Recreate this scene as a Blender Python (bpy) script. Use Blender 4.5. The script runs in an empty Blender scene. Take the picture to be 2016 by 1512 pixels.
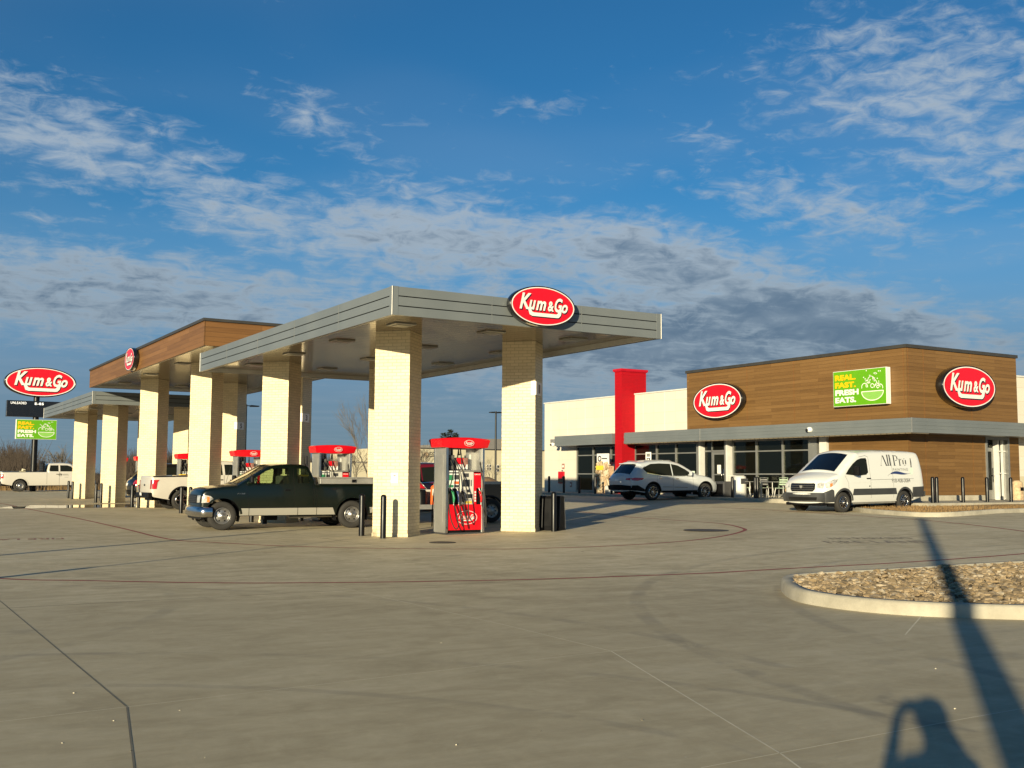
import bpy, bmesh, math, random
from mathutils import Vector, Matrix
from mathutils.geometry import delaunay_2d_cdt
R = math.radians
random.seed(7)
sc = bpy.context.scene
COL = sc.collection
# ------------------------------------------------------------------ camera
YAW, PITCH, ROLL, F = .54414, .0862659, .00568083, 2115.1
EYE = Vector((0, 0, 1.40))
_f = Vector((math.sin(YAW)*math.cos(PITCH), math.cos(YAW)*math.cos(PITCH), math.sin(PITCH)))
_r = Vector((math.cos(YAW), -math.sin(YAW), 0)); _u = _r.cross(_f)
_r2 = _r*math.cos(ROLL)+_u*math.sin(ROLL); _u2 = -_r*math.sin(ROLL)+_u*math.cos(ROLL)
cd = bpy.data.cameras.new('camera'); cam = bpy.data.objects.new('camera', cd); COL.objects.link(cam)
cam.matrix_world = Matrix(((_r2.x, _u2.x, -_f.x, EYE.x), (_r2.y, _u2.y, -_f.y, EYE.y), (_r2.z, _u2.z, -_f.z, EYE.z), (0, 0, 0, 1)))
cd.sensor_width = 36; cd.lens = F/2016*36; cd.clip_start = .05; cd.clip_end = 5000
sc.camera = cam
sc.render.resolution_x, sc.render.resolution_y = 1024, 768
# ------------------------------------------------------------------ light
SUN_B, SUN_E = R(231.0), R(10.9)       # bearing the sun stands at (from +Y towards +X) and its height
sd = Vector((math.sin(SUN_B)*math.cos(SUN_E), math.cos(SUN_B)*math.cos(SUN_E), math.sin(SUN_E)))
sl = bpy.data.lights.new('sun', 'SUN'); sl.energy = 5.0; sl.angle = R(.53); sl.color = (1, .87, .58)
so = bpy.data.objects.new('sun', sl); COL.objects.link(so); so.rotation_euler = sd.to_track_quat('Z', 'Y').to_euler()
sc.view_settings.view_transform = 'Standard'; sc.view_settings.look = 'None'
sc.view_settings.exposure = .80; sc.view_settings.gamma = 1
W = bpy.data.worlds.new('World'); sc.world = W; W.use_nodes = True
W.cycles.sampling_method = 'MANUAL'; W.cycles.sample_map_resolution = 256
class NT:
    def __init__(s, tree): s.t = tree; s.n = tree.nodes; s.l = tree.links
    def node(s, typ, **kw):
        n = s.n.new(typ)
        for k, v in kw.items():
            if k.startswith('i_'):
                key = k[2:]; n.inputs[int(key) if key.isdigit() else key.replace('_', ' ')].default_value = v
            else: setattr(n, k, v)
        return n
    def link(s, a, b): s.l.new(a, b)
    def put(s, sock, v):
        if isinstance(v, (int, float)): sock.default_value = v
        elif isinstance(v, (tuple, list)): sock.default_value = v if len(v) != 3 or sock.type == 'VECTOR' else (*v, 1)
        else: s.link(v, sock)
    def m(s, op, a, b=0, c=None, clamp=False):
        n = s.node('ShaderNodeMath', operation=op); n.use_clamp = clamp
        s.put(n.inputs[0], a); s.put(n.inputs[1], b)
        if c is not None: s.put(n.inputs[2], c)
        return n.outputs[0]
    def noise(s, vec, scale, detail=5, rough=.55, dist=0, w=None):
        n = s.node('ShaderNodeTexNoise'); n.inputs['Scale'].default_value = scale; n.inputs['Detail'].default_value = detail
        n.inputs['Roughness'].default_value = rough; n.inputs['Distortion'].default_value = dist
        if vec is not None: s.link(vec, n.inputs['Vector'])
        return n.outputs['Fac']
    def ramp(s, f, stops, interp='LINEAR'):
        n = s.node('ShaderNodeValToRGB'); s.put(n.inputs[0], f); e = n.color_ramp.elements; n.color_ramp.interpolation = interp
        while len(e) < len(stops): e.new(.5)
        for q, (p, c) in zip(e, stops):
            q.position = p; q.color = (c, c, c, 1) if isinstance(c, (int, float)) else (*c, 1)
        return n.outputs[0]
    def mr(s, v, a, b, c=0, d=1, smooth=True):
        n = s.node('ShaderNodeMapRange'); n.interpolation_type = 'SMOOTHSTEP' if smooth else 'LINEAR'
        s.put(n.inputs[0], v)
        for i, x in enumerate((a, b, c, d)): n.inputs[i+1].default_value = x
        return n.outputs[0]
    def mix(s, f, a, b, mode='MIX'):
        n = s.node('ShaderNodeMix', data_type='RGBA', blend_type=mode)
        s.put(n.inputs[0], f); s.put(n.inputs[6], a); s.put(n.inputs[7], b); return n.outputs[2]
    def vmap(s, vec, loc=(0, 0, 0), rot=(0, 0, 0), scale=(1, 1, 1)):
        n = s.node('ShaderNodeMapping'); s.link(vec, n.inputs[0])
        n.inputs[1].default_value = loc; n.inputs[2].default_value = rot; n.inputs[3].default_value = scale; return n.outputs[0]
    def comb(s, x, y, z=0):
        n = s.node('ShaderNodeCombineXYZ'); s.put(n.inputs[0], x); s.put(n.inputs[1], y); s.put(n.inputs[2], z); return n.outputs[0]
def build_sky():
    k = NT(W.node_tree); W.node_tree.nodes.clear()
    out = k.node('ShaderNodeOutputWorld'); bg = k.node('ShaderNodeBackground')
    sky = k.node('ShaderNodeTexSky', sky_type='NISHITA'); sky.sun_disc = False
    sky.sun_elevation = SUN_E; sky.sun_rotation = SUN_B; sky.air_density = 1.0; sky.dust_density = .4; sky.ozone_density = 2.2; sky.altitude = 200
    tc = k.node('ShaderNodeTexCoord'); sp = k.node('ShaderNodeSeparateXYZ'); k.link(tc.outputs['Generated'], sp.inputs[0])
    x, y, z = sp.outputs
    zc = k.m('MAXIMUM', z, .012)
    plane = k.comb(k.m('DIVIDE', x, zc), k.m('DIVIDE', y, zc), 0)
    az = k.m('SUBTRACT', k.m('ARCTAN2', x, y), YAW); el = k.m('ARCSINE', z)
    # cloud fields: (azimuth, elevation) of their centres in degrees, half sizes, tilt, amount
    fields = []
    def fld(px, py, rx, ry, tilt, amp): fields.append((math.atan((px-1008)/F), math.atan((941-py)/F*math.cos(math.atan((px-1008)/F))), rx/F, ry/F, R(tilt), amp))
    for a in ((90, 250, 350, 110, 17, .58), (440, 395, 340, 95, 19, .62), (930, 490, 400, 90, 6, .92),
              (1300, 520, 260, 80, 12, 1.25), (1620, 640, 380, 90, 15, 1.45), (1250, 670, 600, 115, 3, 1.3), (230, 590, 640, 95, 3, 1.0),
              (1850, 110, 340, 140, 8, .56), (1980, 300, 260, 130, 0, .50), (1620, 405, 280, 60, 14, .6), (1430, 265, 150, 48, -4, .36),
              (590, 225, 110, 55, 20, .46), (1060, 190, 130, 26, -6, .34), (480, 85, 60, 18, 0, .3), (80, 432, 160, 20, 0, .36), (830, 365, 170, 40, 12, .42)):
        fld(*a)
    tot = None
    for (ca, ce, ra, re, tl, amp) in fields:
        c_, s_ = math.cos(tl), math.sin(tl)
        # u = ((az-ca)c-(el-ce)s)/ra ; v = ((az-ca)s+(el-ce)c)/re
        u = k.m('MULTIPLY_ADD', az, c_/ra, k.m('MULTIPLY_ADD', el, -s_/ra, (-ca*c_+ce*s_)/ra))
        v = k.m('MULTIPLY_ADD', az, s_/re, k.m('MULTIPLY_ADD', el, c_/re, (-ca*s_-ce*c_)/re))
        q = k.m('MULTIPLY_ADD', u, u, k.m('MULTIPLY', v, v))
        g = k.m('MULTIPLY', k.m('POWER', 2.718, k.m('MULTIPLY', q, -.9)), amp)
        tot = g if tot is None else k.m('MAXIMUM', tot, g)
    pr = k.vmap(plane, rot=(0, 0, R(-62)), scale=(1, 1.9, 1))
    n1 = k.noise(pr, 3.0, 5, .62, .5)
    n2 = k.noise(plane, .8, 2, .5, .2)
    n3 = k.noise(k.vmap(k.comb(az, k.m('MULTIPLY', el, 2.4), 0), rot=(0, 0, R(-12))), 34, 5, .62, .6)
    nn = k.m('ADD', k.m('MULTIPLY', n1, .36), k.m('ADD', k.m('MULTIPLY', n2, .26), k.m('MULTIPLY', n3, .60)))
    n0 = k.m('SUBTRACT', nn, .61)
    dens = k.m('ADD', k.m('MULTIPLY', n0, 2.3), tot)
    alpha = k.m('MULTIPLY', k.mr(dens, .20, .95), .95)
    veil = k.m('ADD', k.m('MULTIPLY', k.mr(n2, .35, .7), .10), k.mr(el, R(6), R(16), .22, 0))
    thick = k.mr(dens, .70, 1.35)
    low = k.mr(el, R(5), R(17))
    lit = k.mix(low, (.31, .39, .46), (.44, .52, .60))
    shade = k.mix(low, (.115, .18, .26), (.16, .235, .33))
    n5 = k.noise(k.vmap(k.comb(az, k.m('MULTIPLY', el, 2.6), 3), rot=(0, 0, R(-10))), 13, 3, .55, .4)
    rel = k.m('MULTIPLY', k.m('SUBTRACT', k.m('MULTIPLY_ADD', n5, .6, k.m('MULTIPLY', n3, .4)), .5), 2.6)
    ccol = k.mix(k.m('ADD', k.m('MULTIPLY_ADD', thick, .72, .12), k.m('MULTIPLY', rel, k.m('MULTIPLY_ADD', thick, .55, .12)), clamp=True), lit, shade)
    skyc = k.node('ShaderNodeVectorMath', operation='MULTIPLY'); k.link(sky.outputs[0], skyc.inputs[0]); skyc.inputs[1].default_value = SKYMUL
    def disp(c):
        n = k.node('ShaderNodeVectorMath', operation='SCALE'); k.put(n.inputs[0], c); n.inputs['Scale'].default_value = 1/SKYS/2**EXPO; return n.outputs[0]
    hz = k.mix(k.mr(el, R(0), R(11)), (.125, .205, .27), (.10, .27, .50))
    c0 = k.mix(k.mr(el, R(4), R(15), .94, 0), skyc.outputs[0], disp(hz))
    c1 = k.mix(veil, c0, disp(lit))
    c2 = k.mix(alpha, c1, disp(ccol))
    k.link(c2, bg.inputs[0]); bg.inputs[1].default_value = SKYS; k.link(bg.outputs[0], out.inputs[0])
SKYS = .06; EXPO = .80; SKYMUL = (.22, .68, .98)
build_sky()
# ------------------------------------------------------------------ materials
_M = {}
def mat(name, col, rough=.6, metal=0, spec=.5, coat=0, bump=None, var=None, vscale=3, coord='Object', emis=None):
    if name in _M: return _M[name]
    m = bpy.data.materials.new(name); m.use_nodes = True; k = NT(m.node_tree); b = k.n['Principled BSDF']
    b.inputs['Base Color'].default_value = (*col, 1); b.inputs['Roughness'].default_value = rough; b.inputs['Metallic'].default_value = metal
    b.inputs['Specular IOR Level'].default_value = spec; b.inputs['Coat Weight'].default_value = coat; b.inputs['Coat Roughness'].default_value = .04
    tc = k.node('ShaderNodeTexCoord'); v = tc.outputs[coord]
    if var is None: var = .10
    if var:
        n = k.noise(v, vscale, 6, .6); n2 = k.noise(v, vscale*9, 4, .6)
        f = k.mr(k.m('ADD', k.m('MULTIPLY', n, .7), k.m('MULTIPLY', n2, .3)), .3, .7)
        c = k.mix(f, tuple(x*(1-var) for x in col), tuple(min(1, x*(1+var)) for x in col)); k.link(c, b.inputs['Base Color'])
        rr = k.mr(n, .3, .7, max(0, rough-.06), min(1, rough+.06)); k.link(rr, b.inputs['Roughness'])
    if bump:
        bn = k.node('ShaderNodeBump'); bn.inputs['Strength'].default_value = bump[1]; bn.inputs['Distance'].default_value = .02
        k.link(k.noise(v, bump[0], 5, .6), bn.inputs['Height']); k.link(bn.outputs[0], b.inputs['Normal'])
    if emis: b.inputs['Emission Color'].default_value = (*col, 1); b.inputs['Emission Strength'].default_value = emis
    _M[name] = m; return m
def mat_nodes(name, fn):
    m = bpy.data.materials.new(name); m.use_nodes = True; k = NT(m.node_tree); fn(k, k.n['Principled BSDF']); _M[name] = m; return m
def bump(k, b, h, strength=.3, dist=.02):
    bn = k.node('ShaderNodeBump'); bn.inputs['Strength'].default_value = strength; bn.inputs['Distance'].default_value = dist
    k.put(bn.inputs['Height'], h); k.link(bn.outputs[0], b.inputs['Normal'])
def _brick(k, b):
    uv = k.node('ShaderNodeUVMap').outputs[0]
    t = k.node('ShaderNodeTexBrick'); k.link(uv, t.inputs['Vector'])
    t.inputs['Scale'].default_value = 1; t.inputs['Brick Width'].default_value = .215; t.inputs['Row Height'].default_value = .078
    t.inputs['Mortar Size'].default_value = .007; t.inputs['Mortar Smooth'].default_value = .4; t.inputs['Bias'].default_value = -.2
    t.inputs['Color1'].default_value = (.69, .57, .36, 1); t.inputs['Color2'].default_value = (.57, .465, .285, 1); t.inputs['Mortar'].default_value = (.43, .35, .21, 1)
    tc = k.node('ShaderNodeTexCoord'); n = k.noise(tc.outputs['Object'], 1.7, 6, .65); n2 = k.noise(tc.outputs['Object'], 30, 3, .6)
    c = k.mix(k.mr(n, .4, .75, 0, .30), t.outputs['Color'], (.71, .60, .385)); c = k.mix(k.mr(n2, .5, .9, 0, .25), c, (.6, .47, .27))
    sp = k.node('ShaderNodeSeparateXYZ'); k.link(tc.outputs['Object'], sp.inputs[0])
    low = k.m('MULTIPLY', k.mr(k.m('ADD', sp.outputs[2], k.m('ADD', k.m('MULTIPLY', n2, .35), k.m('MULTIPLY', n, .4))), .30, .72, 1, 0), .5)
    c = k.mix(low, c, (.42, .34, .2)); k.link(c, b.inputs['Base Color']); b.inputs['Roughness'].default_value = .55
    hh = k.m('SUBTRACT', 1, t.outputs['Fac']); bump(k, b, k.m('ADD', hh, k.m('MULTIPLY', n2, .35)), .55, .012)
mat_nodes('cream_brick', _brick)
def _red(k, b):
    uv = k.node('ShaderNodeUVMap').outputs[0]; t = k.node('ShaderNodeTexBrick'); k.link(uv, t.inputs['Vector'])
    t.inputs['Scale'].default_value = 1; t.inputs['Brick Width'].default_value = .21; t.inputs['Row Height'].default_value = .075; t.inputs['Mortar Size'].default_value = .006
    t.inputs['Color1'].default_value = (.40, .002, .008, 1); t.inputs['Color2'].default_value = (.35, .002, .007, 1); t.inputs['Mortar'].default_value = (.27, .003, .009, 1)
    o = k.node('ShaderNodeTexCoord').outputs['Object']; n = k.noise(o, 1.3, 5, .6); k.link(k.mix(k.mr(n, .35, .75, 0, .35), t.outputs['Color'], (.30, .006, .012)), b.inputs['Base Color'])
    b.inputs['Roughness'].default_value = .7; b.inputs['Specular IOR Level'].default_value = .2; bump(k, b, k.m('SUBTRACT', 1, t.outputs['Fac']), .5, .01)
mat_nodes('red_brick', _red)
def _wood(cx):
    def fn(k, b):
        uv = k.node('ShaderNodeUVMap').outputs[0]
        t = k.node('ShaderNodeTexBrick'); k.link(uv, t.inputs['Vector']); t.offset = .37
        t.inputs['Scale'].default_value = 1; t.inputs['Brick Width'].default_value = 2.9; t.inputs['Row Height'].default_value = .15
        t.inputs['Mortar Size'].default_value = .006; t.inputs['Mortar Smooth'].default_value = .2; t.inputs['Bias'].default_value = 0
        t.inputs['Color1'].default_value = (0, 0, 0, 1); t.inputs['Color2'].default_value = (1, 1, 1, 1); t.inputs['Mortar'].default_value = (.1, .1, .1, 1)
        g = k.noise(k.vmap(uv, scale=(.9, 26, 1)), 1.6, 8, .65, .5); g2 = k.noise(k.vmap(uv, scale=(.35, 7, 1)), 1.2, 4, .6)
        f = k.m('ADD', k.m('MULTIPLY', t.outputs['Color'], .26), k.m('ADD', k.m('MULTIPLY', g, .42), k.m('MULTIPLY', g2, .3)))
        c = k.ramp(f, [(.30, (.108*cx, .056, .018)), (.5, (.150*cx, .080, .026)), (.72, (.19*cx, .105, .037))])
        c = k.mix(k.m('MULTIPLY', t.outputs['Fac'], .55), c, (.06, .03, .012))
        k.link(c, b.inputs['Base Color']); b.inputs['Roughness'].default_value = .5; b.inputs['Specular IOR Level'].default_value = .35
        bump(k, b, k.m('ADD', k.m('MULTIPLY', t.outputs['Fac'], -1), k.m('MULTIPLY', g, .3)), .35, .01)
    return fn
mat_nodes('wood_cladding', _wood(1)); mat_nodes('red_wood_cladding', _wood(1.12))
def _panel(k, b):
    uv = k.node('ShaderNodeUVMap').outputs[0]
    t = k.node('ShaderNodeTexBrick'); k.link(uv, t.inputs['Vector']); t.offset = 0
    t.inputs['Scale'].default_value = 1; t.inputs['Brick Width'].default_value = 1.83; t.inputs['Row Height'].default_value = .61
    t.inputs['Mortar Size'].default_value = .008; t.inputs['Bias'].default_value = 0
    t.inputs['Color1'].default_value = (.60, .555, .47, 1); t.inputs['Color2'].default_value = (.57, .525, .445, 1); t.inputs['Mortar'].default_value = (.46, .41, .33, 1)
    tc = k.node('ShaderNodeTexCoord'); n = k.noise(tc.outputs['Object'], .9, 6, .6)
    c = k.mix(k.mr(n, .35, .8, 0, .3), t.outputs['Color'], (.45, .41, .34)); k.link(c, b.inputs['Base Color']); b.inputs['Roughness'].default_value = .7
    bump(k, b, k.m('MULTIPLY', t.outputs['Fac'], -1), .2, .008)
mat_nodes('cream_panel', _panel)
def _fascia(k, b):
    tc = k.node('ShaderNodeTexCoord'); n = k.noise(tc.outputs['Object'], .7, 4, .5); n2 = k.noise(k.vmap(tc.outputs['Object'], scale=(1, 1, 20)), 3, 4, .6)
    c = k.mix(k.mr(n, .35, .65), (.135, .150, .156), (.153, .168, .173)); c = k.mix(k.mr(n2, .4, .8, 0, .25), c, (.11, .122, .127))
    k.link(c, b.inputs['Base Color']); b.inputs['Roughness'].default_value = .38; b.inputs['Metallic'].default_value = .1
mat_nodes('grey_metal', _fascia)
def _soffit(k, b):
    tc = k.node('ShaderNodeTexCoord'); sp = k.node('ShaderNodeSeparateXYZ'); k.link(tc.outputs['Object'], sp.inputs[0])
    s = k.m('PINGPONG', k.m('MULTIPLY', sp.outputs[1], 1/.30), .5)
    g = k.mr(s, .0, .12)
    n = k.noise(tc.outputs['Object'], 1.2, 4, .5)
    c = k.mix(g, (.04, .030, .020), k.mix(n, (.17, .135, .085), (.21, .17, .11))); k.link(c, b.inputs['Base Color'])
    b.inputs['Roughness'].default_value = .16; b.inputs['Specular IOR Level'].default_value = .7; b.inputs['Coat Weight'].default_value = .25; b.inputs['Coat Roughness'].default_value = .05
    bump(k, b, k.m('ADD', g, k.m('MULTIPLY', k.noise(k.vmap(tc.outputs['Object'], scale=(.6, 4, 1)), 2, 2, .5), .6)), .45, .012)
mat_nodes('soffit_metal', _soffit)
def _concrete(k, b):
    tc = k.node('ShaderNodeTexCoord'); o = tc.outputs['Object']
    big = k.noise(o, .13, 3, .6, .4); mid = k.noise(o, 1.1, 6, .70, 1.2)
    st = k.noise(k.vmap(o, rot=(0, 0, R(38)), scale=(.7, 1.9, 1)), .75, 6, .66, 1.6)
    st2 = k.noise(k.vmap(o, rot=(0, 0, R(-50)), scale=(.5, 2.2, 1)), 1.9, 5, .66, 1.2)
    fine = k.noise(o, 45, 4, .75); f2 = k.noise(o, 160, 2, .75)
    f = k.m('ADD', k.m('ADD', k.m('MULTIPLY', big, .26), k.m('MULTIPLY', mid, .30)), k.m('ADD', k.m('MULTIPLY', st, .26), k.m('MULTIPLY', st2, .18)))
    c = k.ramp(f, [(.40, (.35, .292, .185)), (.475, (.46, .388, .25)), (.525, (.525, .448, .295)), (.60, (.60, .518, .355))])
    br = k.noise(k.vmap(o, rot=(0, 0, R(-41)), scale=(.8, 30, 1)), 1.6, 3, .6, .4)
    m2 = k.noise(o, 5.5, 5, .7, .8)
    c = k.mix(k.mr(m2, .36, .64, .20, 0), c, (.24, .20, .13)); c = k.mix(k.mr(m2, .55, .75, 0, .22), c, (.66, .58, .42))
    c = k.mix(k.mr(br, .45, .70, 0, .10), c, (.20, .185, .145))
    c = k.mix(k.mr(fine, .5, .8, 0, .20), c, (.55, .48, .36)); c = k.mix(k.mr(f2, .55, .8, 0, .25), c, (.2, .175, .13))
    # paving paler round the pumps and the store, darker towards the near drive
    spx = k.node('ShaderNodeSeparateXYZ'); k.link(o, spx.inputs[0])
    near_tone = k.mr(k.m('ADD', k.m('MULTIPLY', spx.outputs[0], .55), k.m('ADD', spx.outputs[1], k.m('MULTIPLY', st, 3.5))), 13.5, 20, 1, 0)
    c = k.mix(k.m('MULTIPLY', near_tone, .42), c, (.29, .242, .152))
    # oil and tyre grime, sparse pale specks
    v = k.node('ShaderNodeTexVoronoi'); v.inputs['Scale'].default_value = .55; k.link(o, v.inputs['Vector'])
    spot = k.m('MULTIPLY', k.mr(k.m('ADD', v.outputs['Distance'], k.m('MULTIPLY', mid, .22)), .13, .26, 1, 0), k.mr(big, .47, .6, 0, .42))
    c = k.mix(spot, c, (.10, .092, .076))
    v2 = k.node('ShaderNodeTexVoronoi'); v2.inputs['Scale'].default_value = 2.3; k.link(o, v2.inputs['Vector'])
    c = k.mix(k.mr(v2.outputs['Distance'], .010, .02, .6, 0), c, (.5, .47, .4))
    v3 = k.node('ShaderNodeTexVoronoi'); v3.inputs['Scale'].default_value = .5; k.link(k.vmap(o, loc=(5, 3, 0)), v3.inputs['Vector'])
    c = k.mix(k.mr(v3.outputs['Distance'], .012, .02, .85, 0), c, (.04, .036, .03))
    # curving tyre marks
    for (cx, cy, r0, w, a0) in ((-1.0, 3.2, 6.4, .09, .30), (-1.0, 3.2, 5.1, .08, .24), (-2.5, 7.5, 8.6, .11, .26), (9, 2, 4.3, .09, .18), (-3, 14, 6.3, .12, .22), (18, 2, 13.0, .12, .30), (18, 2, 11.3, .12, .28), (22, 8, 8.2, .12, .25)):
        sp = k.node('ShaderNodeSeparateXYZ'); k.link(o, sp.inputs[0])
        dx = k.m('SUBTRACT', sp.outputs[0], cx); dy = k.m('SUBTRACT', sp.outputs[1], cy)
        d = k.m('ABSOLUTE', k.m('SUBTRACT', k.m('SQRT', k.m('ADD', k.m('MULTIPLY', dx, dx), k.m('MULTIPLY', dy, dy))), r0))
        c = k.mix(k.m('MULTIPLY', k.mr(d, w*.35, w, a0, 0), k.mr(mid, .42, .58)), c, (.105, .096, .08))
    k.link(c, b.inputs['Base Color'])
    k.link(k.mr(f, .3, .7, .78, .62), b.inputs['Roughness']); b.inputs['Specular IOR Level'].default_value = .3
    bump(k, b, k.m('ADD', k.m('MULTIPLY', fine, .25), k.m('ADD', k.m('MULTIPLY', br, .5), k.m('MULTIPLY', mid, .5))), .22, .01)
mat_nodes('concrete_paving', _concrete)
def _curb(k, b):
    o = k.node('ShaderNodeTexCoord').outputs['Object']; n = k.noise(o, 2, 7, .65); n2 = k.noise(o, 40, 4, .7)
    c = k.ramp(n, [(.3, (.27, .245, .19)), (.55, (.38, .345, .27)), (.75, (.45, .41, .33))]); c = k.mix(k.mr(n2, .55, .8, 0, .4), c, (.2, .175, .13))
    k.link(c, b.inputs['Base Color']); b.inputs['Roughness'].default_value = .85; bump(k, b, n2, .3, .01)
mat_nodes('curb_concrete', _curb)
def _rock(k, b):
    o = k.node('ShaderNodeTexCoord').outputs['Object']; n = k.noise(o, 3.5, 3, .6); n2 = k.noise(o, 26, 6, .7)
    g = k.node('ShaderNodeNewGeometry').outputs['Random Per Island']
    c = k.ramp(k.m('ADD', k.m('MULTIPLY', g, .75), k.m('MULTIPLY', n, .3)), [(.15, (.11, .085, .055)), (.35, (.22, .155, .08)), (.55, (.29, .21, .12)), (.75, (.33, .25, .155)), (.93, (.42, .36, .27))]); c = k.mix(k.mr(n2, .45, .75, 0, .45), c, (.10, .072, .042))
    k.link(c, b.inputs['Base Color']); b.inputs['Roughness'].default_value = .9; bump(k, b, n2, .6, .02)
mat_nodes('sandstone', _rock)
def _grass(k, b):
    o = k.node('ShaderNodeTexCoord').outputs['Object']; n = k.noise(o, 1.2, 5, .65); n2 = k.noise(o, 24, 5, .75)
    c = k.ramp(k.m('ADD', k.m('MULTIPLY', n, .5), k.m('MULTIPLY', n2, .5)), [(.33, (.10, .058, .022)), (.5, (.235, .145, .060)), (.68, (.33, .22, .10))])
    k.link(c, b.inputs['Base Color']); b.inputs['Roughness'].default_value = 1; bump(k, b, n2, .8, .05)
mat_nodes('dry_grass', _grass)
def _field(k, b):
    o = k.node('ShaderNodeTexCoord').outputs['Object']; n = k.noise(o, .08, 6, .65); n2 = k.noise(o, 1.5, 5, .7)
    c = k.ramp(k.m('ADD', k.m('MULTIPLY', n, .6), k.m('MULTIPLY', n2, .4)), [(.35, (.09, .07, .035)), (.5, (.19, .15, .075)), (.7, (.28, .22, .12))])
    k.link(c, b.inputs['Base Color']); b.inputs['Roughness'].default_value = 1
mat_nodes('field_soil', _field)
def paint(name, col, flake=.0, rough=.28, coat=.9, dirt=.25):
    def fn(k, b):
        o = k.node('ShaderNodeTexCoord').outputs['Object']; sp = k.node('ShaderNodeSeparateXYZ'); k.link(o, sp.inputs[0])
        n = k.noise(o, 3, 6, .65); n2 = k.noise(o, 30, 4, .7)
        d = k.m('MULTIPLY', k.mr(k.m('ADD', sp.outputs[2], k.m('MULTIPLY', n, .5)), .55, 1.15, 1, 0), dirt)
        d = k.m('ADD', d, k.m('MULTIPLY', k.mr(n2, .45, .8), dirt*.15))
        c = k.mix(d, col, (.19, .16, .115)); k.link(c, b.inputs['Base Color'])
        k.link(k.mr(d, 0, .6, rough, .75), b.inputs['Roughness']); b.inputs['Metallic'].default_value = flake
        b.inputs['Coat Weight'].default_value = coat; b.inputs['Coat Roughness'].default_value = .05; k.link(k.mr(d, 0, .5, coat, coat*.3), b.inputs['Coat Weight'])
    return mat_nodes(name, fn)
def glass(name, tint=(.5, .55, .5), opac=.35, rough=.02, gc=(1, 1, 1)):
    m = bpy.data.materials.new(name); m.use_nodes = True; k = NT(m.node_tree); k.n.clear()
    out = k.node('ShaderNodeOutputMaterial'); tr = k.node('ShaderNodeBsdfTransparent'); tr.inputs[0].default_value = (*tint, 1)
    gl = k.node('ShaderNodeBsdfGlossy'); gl.inputs['Roughness'].default_value = rough; gl.inputs[0].default_value = (*gc, 1)
    df = k.node('ShaderNodeBsdfDiffuse'); df.inputs[0].default_value = (.012, .014, .012, 1)
    o = k.node('ShaderNodeTexCoord').outputs['Object']
    mx = k.node('ShaderNodeMixShader'); k.put(mx.inputs[0], k.mr(k.noise(o, 2, 4, .6), .3, .7, opac*.9, min(1, opac*1.1))); k.link(tr.outputs[0], mx.inputs[1]); k.link(df.outputs[0], mx.inputs[2])
    fr = k.node('ShaderNodeFresnel'); fr.inputs[0].default_value = 1.5
    bn = k.node('ShaderNodeBump'); bn.inputs['Strength'].default_value = .04; k.link(k.noise(o, 1.1, 2, .5), bn.inputs['Height']); k.link(bn.outputs[0], gl.inputs['Normal'])
    m2 = k.node('ShaderNodeMixShader'); k.link(k.m('MULTIPLY', fr.outputs[0], .85, clamp=True), m2.inputs[0]); k.link(mx.outputs[0], m2.inputs[1]); k.link(gl.outputs[0], m2.inputs[2])
    k.link(m2.outputs[0], out.inputs[0]); _M[name] = m; return m
glass('store_glass', (.42, .45, .40), .3, gc=(.6, .6, .55)); glass('car_glass', (.55, .66, .5), .15, gc=(.7, .7, .7)); glass('dark_glass', (.05, .06, .06), .95, gc=(.18, .185, .19)); glass('lens_glass', (.9, .9, .88), .02)
def _water(k, b):
    o = k.node('ShaderNodeTexCoord').outputs['Object']
    k.link(k.mix(k.noise(o, 1, 3, .5), (.028, .026, .022), (.04, .037, .03)), b.inputs['Base Color']); b.inputs['Roughness'].default_value = .02; b.inputs['Specular IOR Level'].default_value = 1
mat_nodes('puddle_water', _water)
mat('black_metal', (.004, .004, .0045), .36, 0, .35, 0); mat('black_plastic', (.006, .006, .007), .42, spec=.12); mat('dark_grey', (.045, .045, .048), .55); mat('rubber', (.022, .02, .018), .85, bump=(40, .4))
mat('dark_cap', (.035, .033, .030), .5); mat('white_paint', (.56, .55, .51), .5); mat('sign_white', (.70, .67, .63), .35); mat('sign_red', (.62, .002, .010), .35, coat=.3, var=.04)
mat('sign_black', (.006, .006, .007), .25, coat=.6, var=.05); mat('sign_green', (.10, .31, .004), .35, var=.04); mat('sign_light_green', (.20, .42, .08), .4, var=.05); mat('sign_yellow', (.80, .42, .0), .4, var=.04)
mat('tower_red', (.42, .003, .012), .45, var=.06); mat('chrome', (.62, .61, .6), .16, 1.0, var=.06); mat('alu', (.38, .37, .345), .42, .6); mat('silver_frame', (.26, .26, .245), .38, .5)
mat('pump_silver', (.36, .355, .33), .38, .55); mat('pump_beige', (.52, .50, .44), .5); mat('screen', (.02, .022, .025), .12, spec=.8); mat('orange_plastic', (.72, .12, .025), .5); mat('yellow_plastic', (.7, .48, .04), .5)
mat('green_plastic', (.02, .20, .08), .5); mat('red_line', (.23, .045, .036), .8, var=.25, vscale=5); mat('tan_wall', (.46, .41, .29), .8, vscale=.3); mat('grey_wall', (.16, .15, .14), .8); mat('window_dark', (.02, .022, .025), .1, spec=.8)
mat('bark', (.12, .095, .07), .95, vscale=5, var=.25); mat('twig', (.058, .043, .032), .95, var=.25, vscale=1); mat('pale_twig', (.15, .125, .095), .95, var=.2, vscale=1); mat('conifer', (.035, .05, .025), .9, var=.35, vscale=2)
mat('brown_dirt', (.22, .13, .06), 1, var=.3, bump=(4, .8)); mat('lamp_clear', (.40, .39, .37), .12, spec=.8, coat=1, var=.5, vscale=9); mat('lamp_red', (.42, .008, .012), .15, coat=1); mat('lamp_amber', (.7, .18, .03), .2, coat=1)
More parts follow.
